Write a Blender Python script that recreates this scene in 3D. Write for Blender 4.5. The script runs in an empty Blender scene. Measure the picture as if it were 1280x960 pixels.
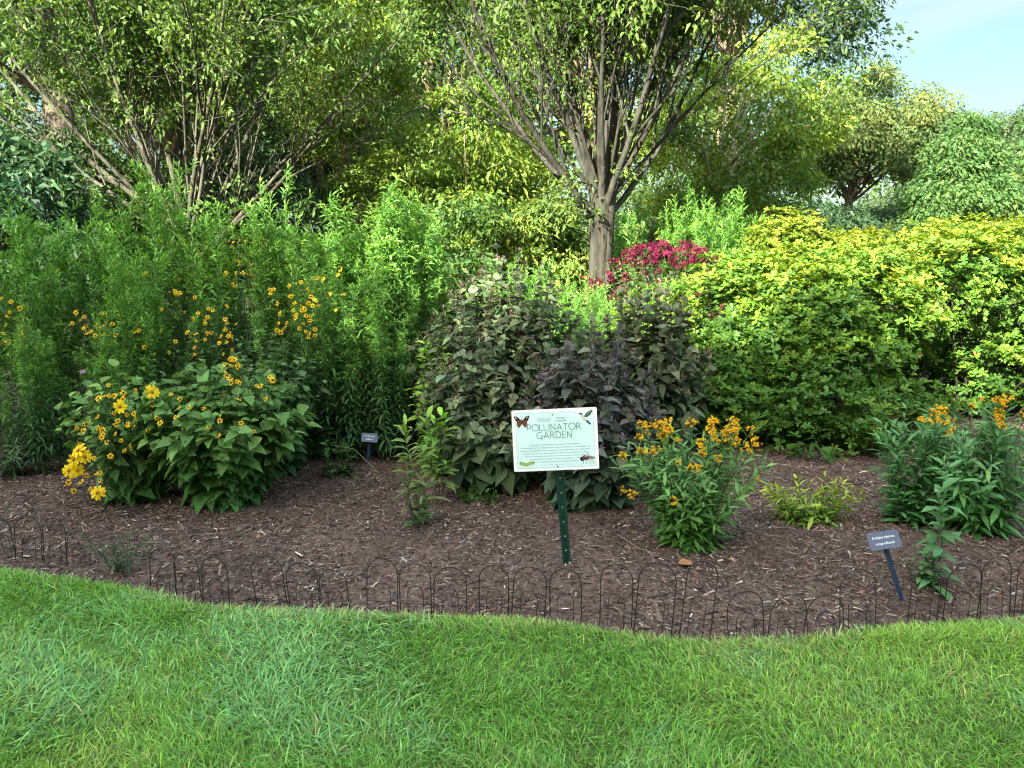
import bpy, math
import numpy as np
from mathutils import Vector, Matrix

R = math.radians
C = bpy.context.scene.collection
scene = bpy.context.scene

# ------------------------------------------------------------------ camera, light, exposure
CAM_H, PITCH, HFOV = 1.6, R(10.6), R(67.3)
cam_d = bpy.data.cameras.new('camera')
cam = bpy.data.objects.new('camera', cam_d)
C.objects.link(cam)
cam.location = (0, 0, CAM_H)
cam.rotation_euler = (math.pi / 2 - PITCH, 0, 0)
cam_d.sensor_fit = 'HORIZONTAL'
cam_d.angle = HFOV
cam_d.clip_start = 0.05
cam_d.clip_end = 2000
scene.camera = cam

SUN_EL, SUN_AZ = R(30), R(214)          # azimuth measured from +Y towards +X: the sun stands behind and left
SUN_DIR = Vector((math.sin(SUN_AZ) * math.cos(SUN_EL), math.cos(SUN_AZ) * math.cos(SUN_EL), math.sin(SUN_EL)))
world = bpy.data.worlds.new('World')
scene.world = world
world.use_nodes = True
wn, wl = world.node_tree.nodes, world.node_tree.links
wn.clear()
w_out = wn.new('ShaderNodeOutputWorld')
w_bg = wn.new('ShaderNodeBackground')
sky = wn.new('ShaderNodeTexSky')
sky.sky_type = 'NISHITA'
sky.sun_disc = False
sky.sun_elevation = SUN_EL
sky.sun_rotation = SUN_AZ
sky.air_density = 1.0
sky.dust_density = 1.5
sky.ozone_density = 1.0
w_bg.inputs['Strength'].default_value = 0.15
# thin high cloud
w_tc = wn.new('ShaderNodeTexCoord')
w_map = wn.new('ShaderNodeMapping')
w_map.inputs['Scale'].default_value = (1.2, 1.2, 5.0)
w_noise = wn.new('ShaderNodeTexNoise')
w_noise.inputs['Scale'].default_value = 2.2
w_noise.inputs['Detail'].default_value = 6
w_ramp = wn.new('ShaderNodeValToRGB')
w_ramp.color_ramp.elements[0].position = 0.50
w_ramp.color_ramp.elements[1].position = 0.80
w_mix = wn.new('ShaderNodeMix')
w_mix.data_type = 'RGBA'
w_mix.inputs[7].default_value = (1.0, 1.08, 1.08, 1)
wl.new(w_tc.outputs['Generated'], w_map.inputs['Vector'])
wl.new(w_map.outputs['Vector'], w_noise.inputs['Vector'])
wl.new(w_noise.outputs['Fac'], w_ramp.inputs['Fac'])
wl.new(w_ramp.outputs['Color'], w_mix.inputs[0])
# sky light shaped by elevation: paler, dimmed low down, brightened and warmed overhead
w_hs = wn.new('ShaderNodeHueSaturation')
w_hs.inputs['Saturation'].default_value = 0.80
wl.new(sky.outputs['Color'], w_hs.inputs['Color'])
w_sep = wn.new('ShaderNodeSeparateXYZ')
wl.new(w_tc.outputs['Generated'], w_sep.inputs['Vector'])
w_el = wn.new('ShaderNodeValToRGB')
w_el.color_ramp.elements[0].position = 0.30
w_el.color_ramp.elements[0].color = (0.165, 0.20, 0.185, 1)
w_el.color_ramp.elements[1].position = 0.75
w_el.color_ramp.elements[1].color = (1.62, 1.48, 1.20, 1)
wl.new(w_sep.outputs['Z'], w_el.inputs['Fac'])
w_mul = wn.new('ShaderNodeMix')
w_mul.data_type = 'RGBA'
w_mul.blend_type = 'MULTIPLY'
w_mul.inputs[0].default_value = 1.0
wl.new(w_hs.outputs['Color'], w_mul.inputs[6])
wl.new(w_el.outputs['Color'], w_mul.inputs[7])
wl.new(w_mul.outputs[2], w_mix.inputs[6])
wl.new(w_mix.outputs[2], w_bg.inputs['Color'])
wl.new(w_bg.outputs['Background'], w_out.inputs['Surface'])

sun_d = bpy.data.lights.new('sun', 'SUN')
sun_d.energy = 4.4
sun_d.angle = R(0.5)
sun_d.color = (1.0, 0.93, 0.76)
sun = bpy.data.objects.new('sun', sun_d)
C.objects.link(sun)
sun.rotation_euler = (-SUN_DIR).to_track_quat('-Z', 'Y').to_euler()

vs = scene.view_settings
vs.view_transform = 'Standard'
vs.look = 'None'
vs.gamma = 1
vs.use_curve_mapping = False
vs.exposure = 2.74
cy = scene.cycles
cy.max_bounces = 8
cy.diffuse_bounces = 4
cy.transmission_bounces = 5
cy.glossy_bounces = 2
cy.transparent_max_bounces = 4
cy.use_adaptive_sampling = False
cy.pixel_filter_type = 'BLACKMAN_HARRIS'
cy.filter_width = 1.15
cy.adaptive_threshold = 0.02
cy.use_denoising = True
cy.denoiser = 'OPENIMAGEDENOISE'
cy.denoising_input_passes = 'RGB_ALBEDO_NORMAL'
cy.denoising_prefilter = 'ACCURATE'
cy.sample_clamp_indirect = 6

# ------------------------------------------------------------------ survey helpers (photo 1280x960)
FPX = 640 / math.tan(HFOV / 2)
SP, CP = math.sin(PITCH), math.cos(PITCH)


def ray(px, py):
    v, w = (px - 640) / FPX, (480 - py) / FPX
    return np.array([v, CP + w * SP, -SP + w * CP])


def at(px, py, Y):
    d = ray(px, py)
    s = Y / d[1]
    return np.array([d[0] * s, Y, CAM_H + d[2] * s])


def gr(px, py, z=0.0):
    d = ray(px, py)
    s = (z - CAM_H) / d[2]
    return np.array([d[0] * s, d[1] * s, z])


# ------------------------------------------------------------------ numeric helpers
def vnoise(x, y, seed=0):
    x = np.asarray(x, float); y = np.asarray(y, float)
    xi, yi = np.floor(x), np.floor(y)
    fx, fy = x - xi, y - yi
    fx = fx * fx * (3 - 2 * fx); fy = fy * fy * (3 - 2 * fy)

    def h(a, b):
        s = np.sin(a * 127.1 + b * 311.7 + seed * 74.7) * 43758.5453
        return s - np.floor(s)
    a, b, c, d = h(xi, yi), h(xi + 1, yi), h(xi, yi + 1), h(xi + 1, yi + 1)
    return (a * (1 - fx) + b * fx) * (1 - fy) + (c * (1 - fx) + d * fx) * fy


def fbm(x, y, seed=0, octv=4):
    s, a, f = 0, 0.5, 1.0
    for k in range(octv):
        s = s + a * vnoise(x * f, y * f, seed + k * 13)
        a *= 0.5; f *= 2.03
    return s


def unit(v):
    return v / np.maximum(np.linalg.norm(v, axis=-1, keepdims=True), 1e-9)


def col(c):
    return np.array(c, float)


def jitter(rng, c, n, val=0.25, hue=0.12):
    """n colours scattered about c: value and warm/cool shift."""
    c = np.broadcast_to(np.asarray(c, float), (n, 3))
    v = np.exp(rng.normal(0, 1, (n, 1)).clip(-2, 1.7) * val)
    h = rng.normal(0, hue, (n, 1))
    k = np.concatenate([1 + h, np.ones((n, 1)), 1 - h * 0.8], 1)
    return np.clip(c * v * k, 0.002, 0.95)


class Geo:
    def __init__(self):
        self.v, self.c, self.f, self.m, self.n = [], [], [], [], 0

    def add(self, V, F, col3, mat=0):
        V = np.asarray(V, float).reshape(-1, 3)
        cc = np.broadcast_to(np.asarray(col3, float), V.shape)
        self.v.append(V); self.c.append(cc)
        if not isinstance(F, list):
            F = [F]
        for f in F:
            f = np.asarray(f, np.int64)
            if len(f):
                self.f.append(f + self.n); self.m.append(np.full(len(f), mat, np.int32))
        self.n += len(V)

    def build(self, name, mats, parent=None, smooth=True):
        me = bpy.data.meshes.new(name)
        if self.n:
            V = np.concatenate(self.v); CC = np.concatenate(self.c)
            me.vertices.add(len(V))
            me.vertices.foreach_set('co', V.astype(np.float32).ravel())
            cnt = np.concatenate([np.full(len(f), f.shape[1], np.int32) for f in self.f])
            idx = np.concatenate([f.ravel() for f in self.f]).astype(np.int32)
            me.loops.add(len(idx))
            me.loops.foreach_set('vertex_index', idx)
            me.polygons.add(len(cnt))
            me.polygons.foreach_set('loop_start', (np.cumsum(cnt) - cnt).astype(np.int32))
            me.polygons.foreach_set('material_index', np.concatenate(self.m))
            me.polygons.foreach_set('use_smooth', np.full(len(cnt), smooth))
            a = me.attributes.new('tint', 'FLOAT_COLOR', 'POINT')
            a.data.foreach_set('color', np.concatenate([CC, np.ones((len(CC), 1))], 1).astype(np.float32).ravel())
            me.update(calc_edges=True)
        for m in (mats if isinstance(mats, (list, tuple)) else [mats]):
            me.materials.append(m)
        o = bpy.data.objects.new(name, me)
        C.objects.link(o)
        if parent is not None:
            o.parent = parent
        return o


PROFILE = {   # stations along the blade (t, half width share)
    'ovate': [(0.28, 1.0), (0.62, 0.74)],
    'heart': [(0.10, 0.82), (0.38, 1.0), (0.70, 0.56)],
    'lance': [(0.25, 0.85), (0.60, 0.95)],
    'obov': [(0.35, 0.72), (0.70, 1.0)],
    'petal': [(0.30, 0.75), (0.75, 1.0)],
}


def leaves(g, P, D, U, L, W, col3, droop=0.0, fold=0.3, shape='ovate', lod=1, mat=0):
    P = np.asarray(P, float).reshape(-1, 3); n = len(P)
    if n == 0:
        return
    D = unit(np.broadcast_to(np.asarray(D, float), (n, 3)))
    U = np.broadcast_to(np.asarray(U, float), (n, 3))
    S = np.cross(D, U)
    bad = np.linalg.norm(S, axis=1) < 1e-4
    if bad.any():
        S[bad] = np.cross(D[bad], np.array([1.0, 0.3, 0.2]))
    S = unit(S); N = np.cross(S, D)
    L = np.broadcast_to(np.asarray(L, float), (n,))[:, None]
    W = np.broadcast_to(np.asarray(W, float), (n,))[:, None]
    dr = np.broadcast_to(np.asarray(droop, float), (n,))[:, None]
    if lod == 0:
        st = [(0, 0, 0), (-1, .42, 1), (1, .42, 1), (0, 1, 0)]
        F = [np.array([[0, 2, 3], [0, 3, 1]])]
    else:
        pr = PROFILE[shape]
        if lod == 1:
            pr = [max(pr, key=lambda q: q[1])]
        st = [(0, 0, 0)]; tri, quad = [], []
        for k, (t, w) in enumerate(pr):
            b = len(st)
            st += [(-w, t, w), (0, t + 0.02, 0), (w, t, w)]
            if k == 0:
                tri += [[0, b + 2, b + 1], [0, b + 1, b]]
            else:
                quad += [[b - 3, b - 2, b + 1, b], [b - 2, b - 1, b + 2, b + 1]]
        b = len(st) - 3
        st.append((0, 1, 0)); e = len(st) - 1
        tri += [[b, b + 1, e], [b + 1, b + 2, e]]
        F = [np.array(tri)] + ([np.array(quad)] if quad else [])
    k = len(st)
    V = np.empty((n, k, 3))
    for j, (x, y, z) in enumerate(st):
        V[:, j] = P + D * (y * L) + S * (x * 0.5 * W) + N * (z * 0.5 * fold * W)
        V[:, j, 2] -= (dr * L * y * y)[:, 0]
    off = (np.arange(n) * k)[:, None, None]
    faces = [(f[None] + off).reshape(-1, f.shape[1]) for f in F]
    cc = np.repeat(np.broadcast_to(np.asarray(col3, float), (n, 3)), k, 0)
    g.add(V.reshape(-1, 3), faces, cc, mat)


def tube(g, pts, rad, col3, sides=5, mat=0, cap=True):
    pts = np.asarray(pts, float); n = len(pts)
    rad = np.broadcast_to(np.asarray(rad, float), (n,))
    T = np.empty_like(pts)
    T[1:-1] = pts[2:] - pts[:-2]; T[0] = pts[1] - pts[0]; T[-1] = pts[-1] - pts[-2]
    T = unit(T)
    ref = np.eye(3)[int(np.argmin(np.abs(T).max(0)))]
    A = unit(np.cross(T, ref)); B = np.cross(T, A)
    ang = np.arange(sides) * 2 * math.pi / sides
    V = pts[:, None] + rad[:, None, None] * (A[:, None] * np.cos(ang)[None, :, None] + B[:, None] * np.sin(ang)[None, :, None])
    i = np.arange(n - 1)[:, None] * sides; j = np.arange(sides)[None]; j2 = (j + 1) % sides
    F = np.stack([i + j, i + j2, i + sides + j2, i + sides + j], -1).reshape(-1, 4)
    Fs = [F]
    if cap and sides in (3, 4):
        Fs.append((np.arange(sides) + (n - 1) * sides)[None])
    elif cap:
        V = np.concatenate([V.reshape(-1, 3), pts[-1:]])
        b = (n - 1) * sides
        Fs.append(np.array([[b + q, b + (q + 1) % sides, n * sides] for q in range(sides)]))
    g.add(np.asarray(V).reshape(-1, 3), Fs, col3, mat)


def box(g, c, s, col3, mat=0, M=None):
    x, y, z = [q / 2 for q in s]
    V = np.array([[-x, -y, -z], [x, -y, -z], [x, y, -z], [-x, y, -z], [-x, -y, z], [x, -y, z], [x, y, z], [-x, y, z]])
    if M is not None:
        V = V @ np.asarray(M).T
    F = np.array([[0, 3, 2, 1], [4, 5, 6, 7], [0, 1, 5, 4], [1, 2, 6, 5], [2, 3, 7, 6], [3, 0, 4, 7]])
    g.add(V + np.asarray(c), F, col3, mat)


# ------------------------------------------------------------------ materials
def leaf_mat(name, rough=0.5, spec=0.35, trans=0.3, var=0.25):
    m = bpy.data.materials.new(name); m.use_nodes = True
    nt = m.node_tree; n, l = nt.nodes, nt.links; n.clear()
    out = n.new('ShaderNodeOutputMaterial')
    b = n.new('ShaderNodeBsdfPrincipled')
    b.inputs['Roughness'].default_value = rough
    b.inputs['Specular IOR Level'].default_value = spec
    at_ = n.new('ShaderNodeAttribute'); at_.attribute_name = 'tint'
    oi = n.new('ShaderNodeObjectInfo')
    hs = n.new('ShaderNodeHueSaturation')
    mr = n.new('ShaderNodeMapRange')
    mr.inputs['To Min'].default_value = 1 - var; mr.inputs['To Max'].default_value = 1 + var
    l.new(oi.outputs['Random'], mr.inputs['Value'])
    tc = n.new('ShaderNodeTexCoord')
    no = n.new('ShaderNodeTexNoise'); no.inputs['Scale'].default_value = 60
    no.inputs['Detail'].default_value = 2
    l.new(tc.outputs['Object'], no.inputs['Vector'])
    m2 = n.new('ShaderNodeMapRange'); m2.inputs['To Min'].default_value = 0.75; m2.inputs['To Max'].default_value = 1.25
    l.new(no.outputs['Fac'], m2.inputs['Value'])
    mu = n.new('ShaderNodeMath'); mu.operation = 'MULTIPLY'
    l.new(mr.outputs['Result'], mu.inputs[0]); l.new(m2.outputs['Result'], mu.inputs[1])
    l.new(mu.outputs['Value'], hs.inputs['Value'])
    l.new(at_.outputs['Color'], hs.inputs['Color'])
    l.new(hs.outputs['Color'], b.inputs['Base Color'])
    tr = n.new('ShaderNodeBsdfTranslucent')
    h2 = n.new('ShaderNodeHueSaturation'); h2.inputs['Hue'].default_value = 0.485; h2.inputs['Saturation'].default_value = 1.15
    h2.inputs['Value'].default_value = 1.25
    l.new(hs.outputs['Color'], h2.inputs['Color']); l.new(h2.outputs['Color'], tr.inputs['Color'])
    mx = n.new('ShaderNodeMixShader'); mx.inputs['Fac'].default_value = trans
    l.new(b.outputs['BSDF'], mx.inputs[1]); l.new(tr.outputs['BSDF'], mx.inputs[2])
    l.new(mx.outputs['Shader'], out.inputs['Surface'])
    return m


def plain_mat(name, color=None, rough=0.6, spec=0.4, metal=0.0, noise=0.0, nscale=20, bump=0.0, bscale=30, stretch=(1, 1, 1)):
    m = bpy.data.materials.new(name); m.use_nodes = True
    nt = m.node_tree; n, l = nt.nodes, nt.links
    b = n['Principled BSDF']
    b.inputs['Roughness'].default_value = rough
    b.inputs['Specular IOR Level'].default_value = spec
    b.inputs['Metallic'].default_value = metal
    tc = n.new('ShaderNodeTexCoord')
    mp = n.new('ShaderNodeMapping'); mp.inputs['Scale'].default_value = stretch
    l.new(tc.outputs['Object'], mp.inputs['Vector'])
    if color is None:
        src = n.new('ShaderNodeAttribute'); src.attribute_name = 'tint'
    else:
        src = n.new('ShaderNodeRGB'); src.outputs[0].default_value = (*color, 1)
    hs = n.new('ShaderNodeHueSaturation')
    l.new(src.outputs['Color'] if 'Color' in src.outputs else src.outputs[0], hs.inputs['Color'])
    if noise:
        no = n.new('ShaderNodeTexNoise'); no.inputs['Scale'].default_value = nscale; no.inputs['Detail'].default_value = 5
        l.new(mp.outputs['Vector'], no.inputs['Vector'])
        mr = n.new('ShaderNodeMapRange'); mr.inputs['From Min'].default_value = 0.25; mr.inputs['From Max'].default_value = 0.75
        mr.inputs['To Min'].default_value = 1 - noise; mr.inputs['To Max'].default_value = 1 + noise
        l.new(no.outputs['Fac'], mr.inputs['Value']); l.new(mr.outputs['Result'], hs.inputs['Value'])
    l.new(hs.outputs['Color'], b.inputs['Base Color'])
    if bump:
        nb = n.new('ShaderNodeTexNoise'); nb.inputs['Scale'].default_value = bscale; nb.inputs['Detail'].default_value = 6
        l.new(mp.outputs['Vector'], nb.inputs['Vector'])
        bp = n.new('ShaderNodeBump'); bp.inputs['Strength'].default_value = bump; bp.inputs['Distance'].default_value = 0.02
        l.new(nb.outputs['Fac'], bp.inputs['Height']); l.new(bp.outputs['Normal'], b.inputs['Normal'])
    return m


M_LEAF = leaf_mat('leaf_soft', 0.55, 0.3, 0.33, 0.12)
M_GLOSS = leaf_mat('leaf_glossy', 0.5, 0.2, 0.28, 0.1)
M_FAR = leaf_mat('leaf_tree', 0.55, 0.3, 0.35, 0.08)
M_GRASS = leaf_mat('grass_blade', 0.42, 0.4, 0.3, 0.0)
M_PETAL = leaf_mat('petal', 0.6, 0.2, 0.35, 0.05)
M_STEM = plain_mat('plant_stem', None, 0.6, 0.3)
M_BARK = plain_mat('bark', None, 0.85, 0.15, noise=0.75, nscale=11, bump=1.0, bscale=26, stretch=(1, 1, 0.25))
M_MULCH = plain_mat('mulch_soil', None, 0.95, 0.1, noise=0.55, nscale=35, bump=0.8, bscale=70)
M_CHIP = plain_mat('wood_chip', None, 0.85, 0.2, noise=0.25, nscale=60)
M_LAWNSOIL = plain_mat('lawn_soil', (0.07, 0.11, 0.035), 0.95, 0.1, noise=0.5, nscale=8, bump=0.5)
M_GROUND = plain_mat('leaf_litter', (0.05, 0.06, 0.022), 0.95, 0.1, noise=0.6, nscale=1.5, bump=0.5)
M_WIRE = plain_mat('black_wire', (0.032, 0.030, 0.030), 0.8, 0.1, noise=0.3)
M_POST = plain_mat('green_enamel', (0.008, 0.045, 0.035), 0.35, 0.5, noise=0.25, nscale=40)
M_SIGN = plain_mat('sign_face', (0.60, 0.80, 0.80), 0.4, 0.4, noise=0.09, nscale=7)
M_SIGNW = plain_mat('sign_white', (0.82, 0.85, 0.84), 0.4, 0.4, noise=0.03)
M_INK = plain_mat('ink', None, 0.6, 0.2)
M_LABEL = plain_mat('label_plastic', (0.022, 0.04, 0.085), 0.3, 0.5, noise=0.2, nscale=50)
M_LABELTXT = plain_mat('label_engraving', (0.75, 0.78, 0.8), 0.5, 0.3)
M_STEEL = plain_mat('dark_screw', (0.04, 0.04, 0.045), 0.4, 0.5, metal=0.6)


# ------------------------------------------------------------------ object helpers
def thing(name, label, cat, loc=(0, 0, 0), group=None):
    o = bpy.data.objects.new(name, None)
    o.empty_display_size = 0.1
    C.objects.link(o)
    o.location = loc
    o['label'] = label; o['category'] = cat
    if group:
        o['group'] = group
    return o


def tag(o, label=None, cat=None, group=None, kind=None):
    if label: o['label'] = label
    if cat: o['category'] = cat
    if group: o['group'] = group
    if kind: o['kind'] = kind
    return o


def copy_part(src, parent, M=None):
    """a copy of a part (and its sub-parts) under another thing; shares the mesh."""
    c = src.copy(); C.objects.link(c); c.parent = parent
    if M is not None:
        c.matrix_local = M
    for ch in src.children:
        d = ch.copy(); C.objects.link(d); d.parent = c
    return c


def copy_tree(root, loc, rz=0, sc=1.0, label=None):
    r = root.copy(); C.objects.link(r)
    r.location = loc; r.rotation_euler = (0, 0, rz); r.scale = (sc, sc, sc)
    if label: r['label'] = label
    for ch in root.children:
        copy_part(ch, r)
    return r


# ------------------------------------------------------------------ ground, bed and lawn
EDGE_PX = [(-500, 690), (-200, 700), (0, 712), (90, 722), (170, 736), (240, 751), (300, 760), (430, 764), (600, 771), (700, 778), (760, 786),
           (830, 796), (900, 799), (1000, 795), (1100, 785), (1180, 780), (1280, 774), (1500, 770), (1900, 768)]
EDGE = np.array([gr(*p) for p in EDGE_PX])


def edge_y(x):
    return np.interp(x, EDGE[:, 0], EDGE[:, 1])


def bed_z(x, y):
    d = np.clip((y - edge_y(x)) / 0.5, 0, 1)
    return -0.035 + 0.035 * d + 0.05 * (fbm(x * 1.3, y * 1.3, 3, 3) - 0.45) * d


def grid(g, xs, ys, zf, col3f):
    X, Y = np.meshgrid(xs, ys)
    Z = zf(X, Y)
    V = np.stack([X, Y, Z], -1).reshape(-1, 3)
    nx, ny = len(xs), len(ys)
    i = (np.arange(ny - 1)[:, None] * nx + np.arange(nx - 1)[None]).ravel()
    F = np.stack([i, i + 1, i + nx + 1, i + nx], -1)
    g.add(V, F, col3f(V))


g = Geo()
gx = np.array([-600, -200, -60, -20, -10, 0, 10, 20, 60, 200, 600.0])
grid(g, gx, np.array([-600, -200, -60, -20, -5, 2, 9, 14, 20, 40, 60, 200, 600.0]), lambda x, y: np.full_like(x, -0.12), lambda V: col((.05, .06, .02)))
tag(g.build('ground', M_GROUND), kind='structure')

g = Geo()
mx = np.concatenate([np.linspace(-9, -3.6, 30)[:-1], np.linspace(-3.6, 3.9, 420), np.linspace(3.9, 9, 30)[1:]])


def mulch_z(x, y):
    z = bed_z(x, y)
    z = z + 0.05 * (fbm(x * 9, y * 14, 5, 3) - 0.45) + 0.012 * (vnoise(x * 55, y * 55, 8) - 0.5)
    return np.where(y < edge_y(x) - 0.02, -0.06, z)


def mulch_c(V):
    f = fbm(V[:, 0] * 2.2, V[:, 1] * 2.2, 21, 3)[:, None]
    k = vnoise(V[:, 0] * 40, V[:, 1] * 40, 4)[:, None]
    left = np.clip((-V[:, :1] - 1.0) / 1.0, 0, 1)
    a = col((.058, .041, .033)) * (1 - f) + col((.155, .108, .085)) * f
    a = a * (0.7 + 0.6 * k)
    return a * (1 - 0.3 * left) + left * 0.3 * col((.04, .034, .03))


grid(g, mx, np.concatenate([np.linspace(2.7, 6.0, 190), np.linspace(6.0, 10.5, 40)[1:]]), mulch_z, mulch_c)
tag(g.build('mulch_bed', M_MULCH), kind='structure')

g = Geo()
lx = np.linspace(-9, 9, 180)
ty = np.concatenate([np.linspace(0, 0.75, 20)[:-1], np.linspace(0.75, 1, 30)])
X, T = np.meshgrid(lx, ty)
E = edge_y(X) + 0.012 * np.sin(X * 23) + 0.02 * (vnoise(X * 9, X * 0, 2) - 0.5)
Y = -14 + (E + 14) * T
Z = 0.01 + 0.012 * fbm(X * 2, Y * 2, 9, 2)
Z[-1] = -0.07
V = np.stack([X, Y, Z], -1).reshape(-1, 3)
nx = len(lx)
i = (np.arange(len(ty) - 1)[:, None] * nx + np.arange(nx - 1)[None]).ravel()
g.add(V, np.stack([i, i + 1, i + nx + 1, i + nx], -1), col((.035, .05, .018)))
tag(g.build('lawn', M_LAWNSOIL), kind='structure')

# --- grass blades
rng = np.random.default_rng(11)


def make_grass():
    g = Geo()
    N = 480000
    y = rng.uniform(1.2, 4.3, N)
    x = rng.uniform(-4.2, 4.2, N)
    keep = (y < edge_y(x) + 0.012 * np.sin(x * 23)) & (np.abs(x) < 0.80 * y + 0.75)
    x, y = x[keep], y[keep]
    ed = edge_y(x) - y
    n = len(x)
    fl = vnoise(x * 1.9 + 5, y * 1.9, 31) * 2 * math.pi * 1.6 + rng.normal(0, 1.5, n)
    coarse = fbm(x * 1.6, y * 1.6 + 3, 44, 3)
    cl = np.clip((coarse - 0.50) * 7, 0, 1)                # clumps of coarse blue-green blades
    isc = rng.random(n) < cl * 0.55
    dry = np.clip((fbm(x * 2.4 + 9, y * 2.4, 61, 3) - 0.56) * 6, 0, 1)
    dry_edge = np.exp(-ed / 0.06) * np.clip(vnoise(x * 2.2, x * 0 + 2, 71) * 2.2 - 0.7, 0, 1)
    dry_edge = np.maximum(dry_edge, np.exp(-((x - 1.05) / 0.35) ** 2) * np.exp(-ed / 0.14))
    drym = np.clip(0.3 * dry + dry_edge, 0, 1)
    L = rng.uniform(0.026, 0.064, n) * (0.75 + 0.7 * fbm(x * 3, y * 3, 17, 2))
    L = np.where(isc, L * 1.35, L) * (1 - 0.35 * np.clip(dry_edge, 0, 1))
    W = np.where(isc, rng.uniform(0.0040, 0.0060, n), rng.uniform(0.0022, 0.0042, n))
    tilt = np.clip(rng.normal(0.82, 0.36, n) + 0.25 * cl, 0.05, 1.45)
    D = np.stack([np.cos(fl) * np.sin(tilt), np.sin(fl) * np.sin(tilt), np.cos(tilt)], 1)
    hz = np.stack([np.cos(fl), np.sin(fl), np.zeros(n)], 1)
    side = np.stack([-np.sin(fl), np.cos(fl), np.zeros(n)], 1)
    tw = rng.normal(0, 0.5, (n, 1))
    side = unit(side * np.cos(tw) + np.array([0, 0, 1.0]) * np.sin(tw))
    P = np.stack([x, y, 0.005 + 0.012 * fbm(x * 2, y * 2, 9, 2)], 1)
    P[:, 2] -= 0.04 * np.exp(-ed / 0.03)
    Lc, Wc = L[:, None], W[:, None] / 2
    bend = rng.uniform(0.1, 0.5, (n, 1)) * Lc
    mid = P + D * Lc * 0.55 + hz * bend * 0.2
    tip = P + D * Lc + hz * bend * 0.7 - np.array([0, 0, 1.0]) * bend * 0.45
    tip[:, 2] = np.maximum(tip[:, 2], 0.012)
    Vv = np.stack([P - side * Wc, P + side * Wc, mid + side * Wc * 0.9, mid - side * Wc * 0.9, tip], 1)
    off = (np.arange(n) * 5)[:, None]
    F4 = np.array([[0, 1, 2, 3]]) + off
    F3 = np.array([[3, 2, 4]]) + off
    yel = fbm(x * 1.2, y * 1.2, 81, 3)[:, None]
    c1 = col((.155, .36, .048)); c2 = col((.25, .43, .06)); cb = col((.19, .40, .125)); cs = col((.46, .38, .17))
    right = np.clip((x[:, None] - 0.6) / 1.5, 0, 1)
    base = c1 + (c2 - c1) * np.clip((yel - 0.35) * 2.5 + 0.35 * right, 0, 1)
    base = np.where(isc[:, None], cb, base)
    st = rng.random(n) < np.clip(0.07 + drym * 0.8, 0, 0.9)
    base = np.where(st[:, None], cs * 0.55 + base * 0.45, base)
    base = jitter(rng, base, n, 0.36, 0.10)
    g.add(Vv.reshape(-1, 3), [F4, F3], np.repeat(base, 5, 0))
    o = g.build('grass', M_GRASS, smooth=False)
    tag(o, 'mown green lawn grass with swirled coarse tufts and dry straw patches', 'grass', kind='stuff')


make_grass()


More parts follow.
